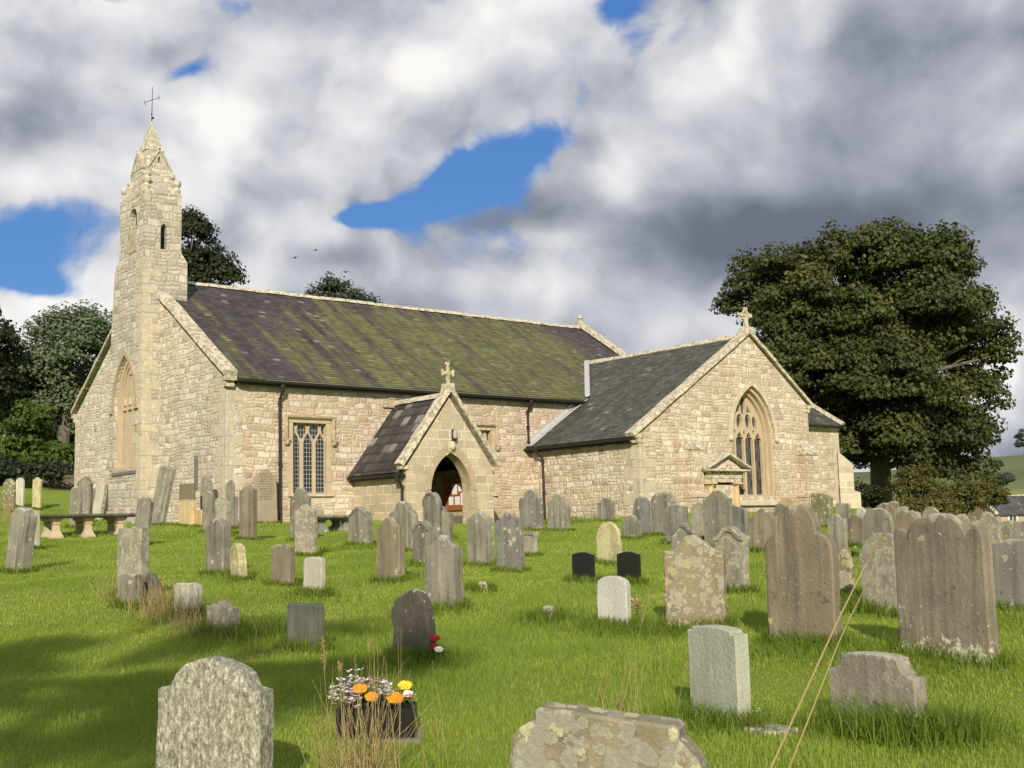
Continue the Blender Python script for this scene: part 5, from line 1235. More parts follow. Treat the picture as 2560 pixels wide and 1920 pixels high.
def kerb():
    b = B(); P, w = hit(1926, 1832); Q, _ = hit(1850, 1815)
    z = min(P[2], Q[2]); a = np.array([Q[0], Q[1]]); c = np.array([P[0], P[1]]); t = (c-a)/np.linalg.norm(c-a); n_ = np.array([-t[1], t[0]])*.12; c = c+t*.12
    v = [a-n_, c-n_, c+n_, a+n_]; b.loft([[(q[0], q[1], z-.2) for q in v], [(q[0], q[1], z+.015) for q in v], [(q[0]*.98+.02*(a+c)[0]/2, q[1]*.98+.02*(a+c)[1]/2, z+.028) for q in v]])
    o = b.obj('grave_kerb', 'st_cool', None, loc=(P[0], P[1], z)); tag(o, 'low greyish kerb slab at the foot of the greenish marble headstone', 'grave kerb')
kerb()

def rose(b, c, r, g):
    """layered petals round a bud"""
    b.sphere(c, r*.45, 7, 5)
    for ring, (k, rr, tilt) in enumerate(((5, .55, .5), (6, .85, .1))):
        for i in range(k):
            a = 2*math.pi*i/k+ring*.5+g.uniform(-.2, .2); d = Vector((math.cos(a), math.sin(a), tilt)); s = d.cross(Vector((0, 0, 1))).normalized(); u = s.cross(d).normalized()
            p = Vector(c)+Vector((d.x, d.y, d.z*.5))*r*rr*.55; w = r*.5
            b.add([p-s*w*.5-u*w*.5, p+s*w*.5-u*w*.5, p+s*w+u*w*.3+d*r*.12, p+u*w*.9+d*r*.18, p-s*w+u*w*.3+d*r*.12, p-d*r*.05], [(0, 1, 2, 3, 4), (0, 5, 1), (1, 5, 2), (2, 5, 3), (3, 5, 4), (4, 5, 0)])
def spray(b, c, r, g, n=18):
    """loose cluster of small florets"""
    for i in range(n):
        p = Vector(c)+Vector((g.gauss(0, .5), g.gauss(0, .5), g.gauss(0, .6)))*r
        for k in range(4):
            a = k*math.pi/2+g.uniform(0, 1); d = Vector((math.cos(a), math.sin(a), g.uniform(-.2, .7)))*r*.46; s = Vector((-d.y, d.x, 0))*.5
            b.add([p, p+d*.6+s, p+d*1.1, p+d*.6-s], [(0, 1, 2, 3)])
def bloom(kind, px, py, d, rpx, mt, label, stem_to):
    c = at(px, py, d); g = random.Random(int(px*3+py)); r = rpx*(1.25 if kind == 'rose' else .95)*d/FPX
    o = wempty('flower', tuple(c), label, 'flower', 'artificial flowers on the graves')
    b = B(); (rose if kind == 'rose' else spray)(b, tuple(c), r, g); b.obj('petals', mt, o, fix=False)
    s = B(); e = Vector(stem_to); m_ = (Vector(c)+e)/2+Vector((g.uniform(-.02, .02), g.uniform(-.02, .02), .02)); s.tube([e, m_, Vector(c)], .003, 5)
    for k in range(4):
        q = e.lerp(Vector(c), .45+.13*k); dr = Vector((g.uniform(-1, 1), g.uniform(-1, 1), .3)).normalized()*.05; sd = dr.cross(Vector((0, 0, 1))).normalized()*.012
        s.add([q, q+dr*.5+sd, q+dr, q+dr*.5-sd], [(0, 1, 2, 3)])
    s.obj('stem', 'stem_green', o, fix=False)
def flower_block():
    P, w = hit(938, 1852); d = w
    # squat polished block turned to face the camera
    r_ = Vector((RI[0], RI[1], 0)).normalized(); f_ = Vector((-r_.y, r_.x, 0))
    W = 196*d/FPX; H = 82*d/FPX; D = .24
    o = Vector(P)+f_*(D/2)
    def pt(u, v, z): q = o+r_*u+f_*v; return (q.x, q.y, P[2]+z)
    E_ = wempty('flower_block', tuple(P), 'low black polished flower block filled with orange, yellow and lilac flowers', 'flower holder')
    b = B(); bv = .012
    rect = lambda hx, hy, z: [pt(-hx, -hy, z), pt(hx, -hy, z), pt(hx, hy, z), pt(-hx, hy, z)]
    b.loft([rect(W/2, D/2, -.1), rect(W/2, D/2, H-bv), rect(W/2-bv, D/2-bv, H)])
    b.obj('block', 'planter_black', E_)
    for u in (-.10, .10):
        c = B(); q = pt(u, -.02, H); c.lathe((q[0], q[1], q[2]-.01), [(.045, 0), (.055, .012), (.055, .02), (.04, .022)], 14); c.obj('vase_rim', 'gutter_edge', E_)
    s = B(); s.loft([rect(W/2+.04, D/2+.05, -.1), rect(W/2+.04, D/2+.05, .012)]); s.obj('plinth', 'slab_grey', E_)
    top = pt(0, 0, H)
    fl = [('rose', 901, 1723, 23, 'petal_orange', 'large orange rose, left of the orange roses in the black block'), ('rose', 929, 1744, 21, 'petal_orange', 'orange rose turned sideways at the middle of the black block'), ('rose', 988, 1748, 25, 'petal_orange', 'wide open orange rose at the right of the black block'),
          ('rose', 1013, 1716, 21, 'petal_yellow', 'bright yellow rose at the top right of the bouquet'), ('spray', 877, 1702, 22, 'petal_lilac', 'topmost lilac spray in the bouquet'), ('spray', 858, 1725, 24, 'petal_lilac', 'lilac spray at the left of the bouquet'), ('spray', 880, 1738, 22, 'petal_lilac', 'lilac spray just left of the large orange rose'),
          ('spray', 908, 1712, 18, 'petal_lilac', 'pale lilac spray peeping above the large orange rose'), ('spray', 953, 1717, 20, 'petal_lilac', 'violet and white spray at the centre of the bouquet'), ('spray', 971, 1722, 18, 'petal_white', 'white spray right of the violet one'), ('spray', 932, 1706, 14, 'petal_pink', 'small pink bud at the top centre of the bouquet'),
          ('rose', 1020, 1736, 15, 'petal_white', 'small white rose at the right edge of the bouquet'), ('spray', 1029, 1741, 11, 'petal_pink', 'pink bud beside the small white rose'), ('spray', 836, 1738, 16, 'petal_white', 'cream spray at the far left of the bouquet'), ('spray', 975, 1733, 13, 'petal_white', 'little white blossoms below the white spray')]
    g = random.Random(8)
    for k, px, py, rp, m_, lb in fl:
        u = (px-938)/196*W*.55; bloom(k, px, py, d+g.uniform(-.06, .1), rp, m_, lb, pt(u, g.uniform(-.05, .05), H-.01))
    lf = B()
    for i in range(260):
        u = g.uniform(-W*.45, W*.45); q = Vector(pt(u, g.uniform(-.1, .1), H+g.uniform(-.01, .07))); dr = Vector((g.uniform(-1, 1), g.uniform(-1, 1), g.uniform(-.3, .9))).normalized()*g.uniform(.03, .06); sd = dr.cross(Vector((.1, .2, 1))).normalized()*.014
        lf.add([q, q+dr*.5+sd, q+dr, q+dr*.5-sd], [(0, 1, 2, 3)])
    lf.obj('leaves', 'stem_green', E_, fix=False)
    return Vector(P), d
FB, FBD = flower_block()
# roses beside the dark headstone, pink ones by the white headstone, white ones by the marble one
P, w = hit(1090, 1655); st = Vector(P)+Vector((0, 0, .02))
bloom('rose', 1088, 1597, w+.05, 15, 'petal_red', 'dusky red rose, upper of those beside the rough dark headstone', st)
bloom('rose', 1086, 1619, w+.05, 13, 'petal_red', 'deep red rose below the dusky one beside the rough dark headstone', st)
bloom('rose', 1097, 1625, w, 13, 'petal_white', 'white rose beside the foot of the rough dark headstone', st)
P, w = hit(1592, 1560); st = Vector(P)
bloom('spray', 1588, 1508, w+.1, 13, 'petal_pink', 'pink spray leaning out behind the small white headstone', st)
bloom('spray', 1595, 1515, w+.1, 9, 'petal_red', 'dark pink sprig beside the small white headstone', st)
P, w = hit(1899, 1815); st = Vector(P)
bloom('spray', 1897, 1786, w, 10, 'petal_white', 'white flowers beside the greenish marble headstone', st); bloom('spray', 1894, 1797, w, 8, 'petal_yellow', 'small yellow flowers beside the greenish marble headstone', st)
P, w = hit(2146, 1374); st = Vector(P)
bloom('spray', 2139, 1371, w-.1, 6, 'petal_white', 'tiny white flowers at the foot of the brown round-shouldered headstone', st)

# dry seeding grass: stalks from base pixel/depth to tip
def stalk(b, sh_, base, tip, r, bow, g, head=None, tints=None):
    base, tip = Vector(base), Vector(tip); ax = (tip-base); side = Vector((g.uniform(-1, 1), g.uniform(-1, 1), 0)).normalized()*bow*ax.length
    pts = [base+ax*t+side*math.sin(math.pi*t)*.6+Vector((0, 0, -.06*bow*ax.length*t*t)) for t in (0, .25, .5, .75, 1.)]
    b.tube(pts, [r, r*.9, r*.75, r*.55, r*.3], 4, False)
    if head:
        d = (pts[-1]-pts[-2]).normalized(); L = head
        for i in range(int(46*max(1, L/.09))):
            t = g.random(); q = pts[-1]-d*L*t; wd = math.sin(math.pi*min(1, t*.9+.1))*.011*(L/.09)**.5
            o_ = Vector((g.gauss(0, 1), g.gauss(0, 1), g.gauss(0, 1)))*wd*.6; e = (d+Vector((g.gauss(0, .25), g.gauss(0, .25), g.gauss(0, .25)))).normalized()*.011; s = e.cross(Vector((.3, .5, .8))).normalized()*.0025
            sh_.add([q+o_, q+o_+e*.5+s, q+o_+e, q+o_+e*.5-s], [(0, 1, 2, 3)])
def tuft(label, items, mt='straw', seed=1, kind=None):
    g = random.Random(seed); b, hb = B(), B()
    for it in items: stalk(b, hb, *it[:2], it[2], it[3], g, it[4] if len(it) > 4 else None)
    p = items[0][0]; o = b.obj('dry_grass', mt, None, loc=tuple(p), fix=False); tag(o, label, 'dry grass', 'tufts of dry seeding grass')
    if hb.v: hb.obj('seed_heads', 'seedhead', o, fix=False)
    return o
g = random.Random(2); it = []
for i in range(165):   # big straw tuft in front of the flower block
    bx = g.gauss(905, 40); d = g.uniform(4.6, 5.6); P, w = hit(min(1000, max(800, bx)), 1990-g.uniform(0, 60)); 
    k = g.random(); tx = bx+g.gauss(0, 55); ty = 1930-abs(g.gauss(110, 75)) if k < .8 else 1930-g.uniform(180, 330)
    tip = at(tx, ty, w+g.uniform(-.25, .35)); it.append((tuple(P), tuple(tip), g.uniform(.0015, .0026), g.uniform(0, .09)))
def px_stalk(bx, by, tx, ty, dd=0., r=.002, bow=.03, head=None):
    P, w = hit(bx, by); return (tuple(P), tuple(at(tx, ty, w+dd)), r, bow, head)
it += [px_stalk(850, 1960, 808, 1594, .1, .0022, .05, .17), px_stalk(802, 1960, 832, 1704, 0, .002, .10, .12), px_stalk(860, 1980, 848, 1655, .1, .002, .02, .05), px_stalk(942, 1990, 932, 1556, 0, .0026, .01), px_stalk(925, 1980, 1022, 1636, 0, .002, .2),
       px_stalk(905, 1915, 1118, 1712, .2, .0024, .10), px_stalk(995, 1980, 1003, 1570, .1, .0018, .02), px_stalk(1000, 1980, 995, 1590, .1, .0018, .01), px_stalk(930, 1960, 888, 1632, .1, .0018, .05), px_stalk(900, 1970, 923, 1600, .1, .0018, .05, .06),
       px_stalk(792, 1960, 785, 1735, .0, .002, .05), px_stalk(770, 1960, 790, 1772, 0, .002, .03), px_stalk(1085, 1980, 1028, 1745, .1, .0018, .02), px_stalk(1060, 1975, 1055, 1800, 0, .0018, .02, .10), px_stalk(1105, 1975, 1092, 1800, 0, .0018, .02, .08), px_stalk(1125, 1960, 1080, 1650, .1, .0016, .02)]
tuft('thick tuft of straw-coloured seeding grass before the black flower block', it, seed=4)
it = []
for i in range(26):
    bx = g.uniform(1470, 1590); P, w = hit(bx, g.uniform(1800, 1835)); it.append((tuple(P), tuple(at(bx+g.gauss(15, 30), g.uniform(1640, 1790), w+g.uniform(-.1, .2))), .0018, .06, .06 if i % 4 == 0 else None))
it += [px_stalk(1545, 1810, 1612, 1520, .1, .0018, .04, .1), px_stalk(1570, 1815, 1655, 1565, .1, .0016, .1), px_stalk(1690, 1800, 1718, 1660, .1, .0016, .03, .08), px_stalk(1320, 1830, 1345, 1700, 0, .0016, .04), px_stalk(1372, 1830, 1352, 1705, 0, .0016, .03)]
tuft('sparse tuft of pale seeding grass behind the blotched bottom headstone', it, seed=6)
it = []
for i in range(430):
    bx = g.gauss(420, 85); by = 1560+(bx-420)*.30+g.uniform(-45, 18); P, w = hit(bx, by); it.append((tuple(P), tuple(at(bx+g.gauss(0, 22), by-g.uniform(30, 100), w+g.uniform(-.2, .2))), .0028, .14))
tuft('band of reddish dry grass around the low stones on the left', it, seed=7)
it = []
for i in range(60): bx = g.uniform(-20, 40); P, w = hit(bx, g.uniform(1275, 1310)); it.append((tuple(P), tuple(at(bx+g.gauss(0, 8), g.uniform(1225, 1275), w)), .006, .1))
tuft('pale dry grass beside the shaded stone at the left edge', it, seed=9)
# two long stalks close to the camera
def long_stalk(label, pts, rad, head):
    b, hb = B(), B(); b.tube(pts, rad, 8); o = b.obj('grass_stalk', 'straw', None, loc=pts[0]); tag(o, label, 'grass stalk', 'long grass stalks near the camera')
    g = random.Random(5); a, e = Vector(pts[-2]), Vector(pts[-1]); d = (e-a).normalized()
    for i in range(120):
        q = a.lerp(e, g.random()**.8); t = (d*1.+Vector((g.gauss(0, .2), g.gauss(0, .2), g.gauss(0, .2)))).normalized()*.012*head; s = t.cross(Vector((.2, .9, .3))).normalized()*.0022*head
        hb.add([q, q+t*.5+s, q+t, q+t*.5-s], [(0, 1, 2, 3)])
    hb.obj('seed_head', 'seedhead', o, fix=False)
def gb(px, py, d):
    p = at(px, py, d); return (p[0], p[1], G(p[0], p[1])-.05)
b1 = gb(1261, 3400, 2.0); long_stalk('thick straw stalk slanting up across the right-hand stones', [b1, tuple(at(1925, 1925, 2.0)), tuple(at(2006, 1745, 2.02)), tuple(at(2100, 1540, 2.05)), tuple(at(2160, 1420, 2.08)), tuple(at(2208, 1338, 2.1))], [.0019, .0019, .0017, .0015, .0012, .0006], .6)
b2 = gb(1398, 3380, 2.1); long_stalk('thinner greenish stalk beside the thick straw stalk', [b2, tuple(at(1985, 1890, 2.1)), tuple(at(2052, 1720, 2.12)), tuple(at(2095, 1610, 2.15)), tuple(at(2125, 1545, 2.16)), tuple(at(2165, 1465, 2.2))], [.0016, .0016, .0014, .0012, .001, .0005], .5)

# birds above the nave roof
def bird(px, py, d, span, roll, label):
    c = Vector(at(px, py, d)); r_ = Vector(RI); u_ = Vector(UP); f_ = Vector(fw); s = span/2
    b = B()
    b.loft([[tuple(c+f_*x+r_*(w*math.cos(2*math.pi*k/8))+u_*(w*math.sin(2*math.pi*k/8))) for k in range(8)] for x, w in ((-.22, .012), (-.13, .05), (0, .07), (.14, .045), (.2, .02), (.25, .006))])
    o = b.obj('bird', 'bird', None, loc=tuple(c)); tag(o, label, 'bird', 'birds gliding over the church')
    for sg in (-1, 1):
        w = B(); q = [(.0, .03, .10), (.32, .10, .09), (.62, .06+roll*sg*.1, .06), (1., -.10, .012)]
        w.loft([[tuple(c+r_*sg*s*u+u_*(v*s+roll*sg*s*u)+f_*(a)), tuple(c+r_*sg*s*u+u_*(v*s+roll*sg*s*u-.015)), tuple(c+r_*sg*s*u+u_*(v*s+roll*sg*s*u)-f_*a)] for u, v, a in q]); w.obj('wing', 'bird', o)
    t = B(); t.add([tuple(c-f_*.2+r_*.02), tuple(c-f_*.2-r_*.02), tuple(c-f_*.34-r_*.05+u_*.01), tuple(c-f_*.34+r_*.05+u_*.01), tuple(c-f_*.2+u_*.02)], [(0, 1, 2, 3), (0, 3, 4), (1, 4, 2), (2, 4, 3), (0, 4, 1)]); t.obj('tail', 'bird', o)
bird(738, 644, 85, .62, .25, 'lowest dark bird gliding on the left of the three over the roof'); bird(789, 625, 92, .60, .12, 'highest of the three dark birds over the roof'); bird(864, 680, 80, .75, .05, 'dark bird just above the small tree top behind the ridge')

# boundary wall, cottage
def boundary_wall():
    b = B(); p0, p1 = Vector(at(-120, 1210, 62)), Vector(at(330, 1200, 64)); t = (p1-p0).normalized(); n_ = Vector((-t.y, t.x, 0)); L = (p1-p0).length; k = 16; rng = random.Random(3)
    rings = []
    for i in range(k+1):
        c = p0+t*L*i/k; z = 4.75+.06*math.sin(i*1.7); g0 = G(c.x, c.y)-.5
        rings.append([(c.x-n_.x*.25, c.y-n_.y*.25, g0), (c.x-n_.x*.22, c.y-n_.y*.22, z), (c.x+n_.x*.22, c.y+n_.y*.22, z), (c.x+n_.x*.25, c.y+n_.y*.25, g0)])
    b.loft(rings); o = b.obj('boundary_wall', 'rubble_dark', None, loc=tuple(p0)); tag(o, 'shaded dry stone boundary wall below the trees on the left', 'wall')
    c = B()
    for i in range(40):
        q = p0+t*L*(i/40); e = p0+t*L*((i+.94)/40); z = 4.73+rng.uniform(0, .05)
        c.loft([[(a.x-n_.x*.3, a.y-n_.y*.3, z), (a.x-n_.x*.26, a.y-n_.y*.26, z+.16), (a.x+n_.x*.26, a.y+n_.y*.26, z+.16), (a.x+n_.x*.3, a.y+n_.y*.3, z)] for a in (q, e)])
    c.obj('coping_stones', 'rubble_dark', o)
boundary_wall()
def cottage():
    d = 105.; a = Vector(at(2486, 1286, d)); r_ = Vector((RI[0], RI[1], 0)).normalized(); f_ = Vector((-r_.y, r_.x, 0)); r_ = (r_+f_*.12).normalized(); f_ = Vector((-r_.y, r_.x, 0))
    ez = a.z+.05; rz_ = at(2495, 1243, d)[2]+.1; L, D = 11., 5.
    o = wempty('cottage', (a.x, a.y, ez-3), 'low stone cottage with slate roof and white window beyond the churchyard', 'cottage')
    p = lambda u, v, z: tuple(a+r_*u+f_*v+Vector((0, 0, z-a.z)))
    b = B(); b.loft([[p(0, 0, ez-4), p(L, 0, ez-4), p(L, D, ez-4), p(0, D, ez-4)], [p(0, 0, ez), p(L, 0, ez), p(L, D, ez), p(0, D, ez)]])
    b.add([p(0, 0, ez), p(0, D, ez), p(0, D/2, rz_-.1), p(L, 0, ez), p(L, D, ez), p(L, D/2, rz_-.1)], [(0, 1, 2), (3, 5, 4)]); b.obj('wall', 'house_wall', o)
    b = B(); b.slab([p(0, -.25, ez-.1), p(L, -.25, ez-.1), p(L, D/2, rz_), p(0, D/2, rz_)], .12); b.slab([p(L, D+.25, ez-.1), p(0, D+.25, ez-.1), p(0, D/2, rz_), p(L, D/2, rz_)], .12); b.obj('roof', 'house_slate', o)
    b = B()
    for s in (0, 1):
        q = [Vector(p(-.12, -.3 if not s else D+.3, ez-.05)), Vector(p(-.12, D/2, rz_+.06))]
        b.loft([[tuple(v), tuple(v+r_*.35), tuple(v+r_*.35+Vector((0, 0, .14))), tuple(v+Vector((0, 0, .14)))] for v in q])
    b.loft([[p(.0, D/2-.15, rz_+.04), p(.0, D/2+.15, rz_+.04), p(.0, D/2, rz_+.14)], [p(L, D/2-.15, rz_+.04), p(L, D/2+.15, rz_+.04), p(L, D/2, rz_+.14)]]); b.obj('coping', 'coping', o)
    w0 = Vector(at(2523, 1296, d)); u0_ = (w0-a).dot(r_)
    b = B()
    for u, v in ((u0_-.05, .12), (u0_+.36, .05), (u0_+.72, .12)): b.loft([[p(u, -.05, ez-.85), p(u+v, -.05, ez-.85), p(u+v, .05, ez-.85), p(u, .05, ez-.85)], [p(u, -.05, ez-.2), p(u+v, -.05, ez-.2), p(u+v, .05, ez-.2), p(u, .05, ez-.2)]])
    for z in (ez-.92, ez-.2): b.loft([[p(u0_-.05, -.055, z), p(u0_+.84, -.055, z), p(u0_+.84, .05, z), p(u0_-.05, .05, z)], [p(u0_-.05, -.055, z+.07), p(u0_+.84, -.055, z+.07), p(u0_+.84, .05, z+.07), p(u0_-.05, .05, z+.07)]])
    wo = b.obj('window', 'white_paint', o)
    b = B(); b.loft([[p(u0_, -.01, ez-.86), p(u0_+.8, -.01, ez-.86), p(u0_+.8, .02, ez-.86), p(u0_, .02, ez-.86)], [p(u0_, -.01, ez-.2), p(u0_+.8, -.01, ez-.2), p(u0_+.8, .02, ez-.2), p(u0_, .02, ez-.2)]]); b.obj('pane', 'leaded_old', wo)
cottage()
# ------------------------------------------------------------------ trees
def crown_arrays(lobes, seed, clump=1.3, nc=60, nl=160, leaf=.26, flat=.55, inner=.25, droop=.3):
    """lobes: (centre, radii). Clumps of leaf cards are spread near lobe surfaces."""
    g = np.random.default_rng(seed); V_, T_ = [], []
    tot = sum(r[0]*r[1]*r[2] for _, r in lobes)**(1/1.)
    wts = np.array([(r[0]*r[1]+r[1]*r[2]+r[0]*r[2]) for _, r in lobes]); wts = wts/wts.sum()
    for (c, r), wt in zip(lobes, wts):
        c = np.array(c); r = np.array(r); n = max(4, int(nc*wt))
        for i in range(n):
            u = g.normal(size=3); u /= np.linalg.norm(u)
            if u[2] < -.5: u[2] *= -.6
            rad = g.uniform(.78, 1.02) if g.random() > inner else g.uniform(.3, .75)
            cc = c+u*r*rad; cr = clump*g.uniform(.6, 1.25); k = int(nl*(cr/clump)**2); tint = g.uniform(0, .55)
            p = g.normal(size=(k, 3)); p /= np.linalg.norm(p, axis=1)[:, None]; p *= (g.random(k)**.45)[:, None]
            top = p[:, 2] > 0
            p[:, 2] = np.where(top, p[:, 2]*flat, p[:, 2]*flat*.55) - droop*(p[:, 0]**2+p[:, 1]**2)*.6
            pos = cc+p*cr
            nrm = p*np.array([.7, .7, 1.])+np.array([0, 0, .45])+u*.35+g.normal(size=(k, 3))*.5; nrm /= np.linalg.norm(nrm, axis=1)[:, None]
            a = np.cross(nrm, g.normal(size=(k, 3))); a /= np.linalg.norm(a, axis=1)[:, None]; b_ = np.cross(nrm, a)
            s = (leaf*g.uniform(.6, 1.25, k))[:, None]
            q = np.stack([pos-a*s*.5, pos+b_*s*.36-nrm*s*.06, pos+a*s*.5, pos-b_*s*.36+nrm*s*.05], 1)
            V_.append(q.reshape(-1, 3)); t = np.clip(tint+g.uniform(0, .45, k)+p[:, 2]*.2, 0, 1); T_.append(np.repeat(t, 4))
    return np.concatenate(V_), np.concatenate(T_)
def tree(name, label, lobes, leafmat, trunk, seed, cat='tree', group=None, limbs=7, **kw):
    base, top, r0_, = trunk; o = wempty(name, tuple(base), label, cat, group)
    v, t = crown_arrays(lobes, seed, **kw); v = v-np.array(base)
    me = np_mesh('crown', v, np.arange(len(v)).reshape(-1, 4), {'tint': t}); link('crown', me, leafmat, o)
    g = random.Random(seed); b = B(); Bv, Tv = Vector(base), Vector(top)
    b.tube([Bv+Vector((0, 0, -.4)), Bv+Vector((0, 0, .25)), Bv.lerp(Tv, .35)+Vector((g.uniform(-.2, .2), g.uniform(-.2, .2), 0)), Bv.lerp(Tv, .7)+Vector((g.uniform(-.3, .3), g.uniform(-.3, .3), 0)), Tv], [r0_*1.5, r0_*1.12, r0_*.95, r0_*.6, r0_*.2], 10)
    for i in range(limbs):
        c, r = lobes[i % len(lobes)]; s = Bv.lerp(Tv, g.uniform(.28, .8)); e = Vector(c)+Vector((g.gauss(0, .5)*r[0], g.gauss(0, .5)*r[1], g.uniform(-.2, .5)*r[2])); m_ = s.lerp(e, .5)+Vector((0, 0, -.08*(e-s).length))
        b.tube([s, m_, e], [r0_*.42, r0_*.24, r0_*.06], 7)
        for k in range(2):
            q = m_.lerp(e, g.uniform(.1, .6)); f = q+Vector((g.gauss(0, 1), g.gauss(0, 1), g.uniform(0, 1)))*r[0]*.4; b.tube([q, q.lerp(f, .5)+Vector((0, 0, .1)), f], [r0_*.13, r0_*.09, r0_*.03], 5)
    b.obj('trunk', 'bark', o)
    return o
def lobes_px(lst, d, dm=1.):
    """photo ellipses (px, py, rx, ry, extra depth) to lobes with real depth"""
    L = []
    for px, py, rx, ry, dd in lst:
        D = d+dd; k = D/FPX; L.append((tuple(at(px, py, D)), (rx*k, (rx+ry)/2*k*dm, ry*k)))
    return L
def gnd(px, d): p = at(px, 1290, d); return (p[0], p[1], G(p[0], p[1]))
# great sycamore
D = 74.
L = lobes_px([(2150, 820, 250, 170, 2), (2110, 655, 95, 78, 0), (2200, 640, 120, 72, 0), (2310, 650, 105, 78, 0), (2385, 700, 62, 66, 1), (1900, 725, 85, 88, 0), (1965, 680, 90, 66, -1), (1850, 785, 52, 46, 1), (2000, 790, 120, 120, -2), (2300, 800, 150, 130, -1),
              (2440, 815, 72, 84, 1), (2462, 900, 56, 84, 1), (2430, 985, 66, 76, 1), (2405, 1090, 72, 84, 0), (2390, 1170, 76, 66, 1), (2240, 960, 170, 130, -3), (2320, 1090, 130, 110, -2), (2030, 930, 170, 110, -2), (2130, 1060, 140, 90, 2), (2290, 1160, 90, 60, -3), (2090, 1150, 90, 80, 4),
              (2000, 1050, 120, 120, 5), (2150, 980, 180, 170, 6), (2260, 870, 200, 140, 5), (2230, 1050, 150, 120, 6), (2110, 1120, 110, 70, -2), (2235, 1075, 90, 56, -4), (2080, 1030, 110, 90, -1)], D)
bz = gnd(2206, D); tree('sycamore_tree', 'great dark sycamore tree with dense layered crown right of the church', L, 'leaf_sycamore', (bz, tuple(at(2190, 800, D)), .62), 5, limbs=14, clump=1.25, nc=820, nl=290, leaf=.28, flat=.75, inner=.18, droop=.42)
# trees by the left edge and beyond
D = 80.
L = lobes_px([(190, 890, 105, 90, 0), (100, 930, 90, 90, 0), (240, 850, 60, 75, 1), (60, 1030, 110, 100, 1), (190, 1040, 110, 110, 1), (140, 1130, 130, 70, 3), (-40, 1050, 90, 120, 0), (270, 980, 60, 110, 3), (150, 850, 80, 70, 0), (40, 960, 90, 90, 1), (120, 1000, 120, 100, 4), (215, 820, 40, 45, 0), (120, 830, 40, 40, 0)], D)
tree('ash_tree', 'tall feathery ash tree filling the view left of the west gable', L, 'leaf_pale', (gnd(150, D), tuple(at(170, 900, D)), .45), 12, group='trees beyond the churchyard wall', clump=1.15, nc=460, nl=160, leaf=.26, flat=.9, inner=.25, droop=.1)
D = 76.
L = lobes_px([(-40, 860, 68, 60, 0), (-30, 960, 60, 60, 0), (-60, 800, 40, 40, 0)], D)
tree('maple_tree', 'dark leaved tree overhanging the left edge of the view', L, 'leaf_dark', (gnd(-60, D), tuple(at(-60, 840, D)), .35), 13, group='trees beyond the churchyard wall', clump=1.0, nc=70, nl=150, leaf=.28)
D = 68.
L = lobes_px([(75, 1060, 55, 55, 0), (60, 1130, 80, 45, 0), (170, 1140, 60, 38, 1), (20, 1130, 40, 35, 0)], D)
tree('hazel_bush', 'sunlit bright green bush in front of the left-hand trees', L, 'leaf_bright', (gnd(80, D), tuple(at(80, 1090, D)), .12), 14, 'bush', group='bushes around the churchyard', clump=.8, nc=60, nl=120, leaf=.25)
L = lobes_px([(30, 1186, 90, 30, -9), (140, 1180, 60, 22, -9), (-60, 1180, 60, 40, -9), (100, 1150, 150, 40, 5)], 70.)
tree('elder_bush', 'dark undergrowth bush above the left boundary wall', L, 'leaf_dark', (gnd(60, 72), tuple(at(60, 1170, 72)), .1), 15, 'bush', group='bushes around the churchyard', clump=.9, nc=80, nl=120, leaf=.24)
D = 88.
L = lobes_px([(480, 590, 42, 50, 0), (510, 655, 55, 50, 0), (555, 690, 34, 32, 0), (460, 680, 60, 60, 0), (470, 550, 22, 24, 0), (500, 740, 80, 60, 0)], D)
tree('lime_tree', 'tall dark tree rising behind the bell turret', L, 'leaf_dark', (gnd(490, D), tuple(at(485, 600, D)), .5), 16, group='trees beyond the churchyard wall', clump=1.0, nc=130, nl=170, leaf=.28, flat=.7)
D = 84.
L = lobes_px([(835, 725, 42, 34, 0), (880, 745, 38, 28, 0), (790, 748, 30, 22, 0), (918, 757, 20, 16, 0), (850, 790, 90, 50, 0)], D)
tree('elm_tree', 'small sparse tree top showing above the nave ridge', L, 'leaf_grey', (gnd(850, D), tuple(at(850, 715, D)), .3), 17, group='trees beyond the churchyard wall', clump=.7, nc=120, nl=60, leaf=.24, flat=.9, limbs=12)
# scrub below the sycamore
for i, (px, py, rx, ry, d, mt_, lb) in enumerate([(2290, 1225, 62, 60, 66, 'leaf_olive', 'olive green bush just right of the sycamore trunk'), (2395, 1245, 75, 42, 64, 'leaf_olive', 'broad olive bush behind the small speckled dome stone'), (2470, 1235, 40, 40, 70, 'leaf_olive', 'olive bush touching the left end of the cottage'), (2150, 1245, 55, 32, 66, 'leaf_dark', 'dark ivy bush at the chancel corner below the sycamore'), (2340, 1270, 60, 26, 60, 'leaf_olive', 'low scrub bush directly behind the far row of stones')]):
    L = lobes_px([(px, py, rx, ry, 0), (px-rx*.5, py+ry*.35, rx*.6, ry*.6, -.5), (px+rx*.5, py+ry*.3, rx*.6, ry*.65, .5)], d)
    tree('scrub_bush', lb, L, mt_, (gnd(px, d), tuple(at(px, py, d)), .08), 30+i, 'bush', group='bushes around the churchyard', clump=.5, nc=60, nl=110, leaf=.16, flat=.9)
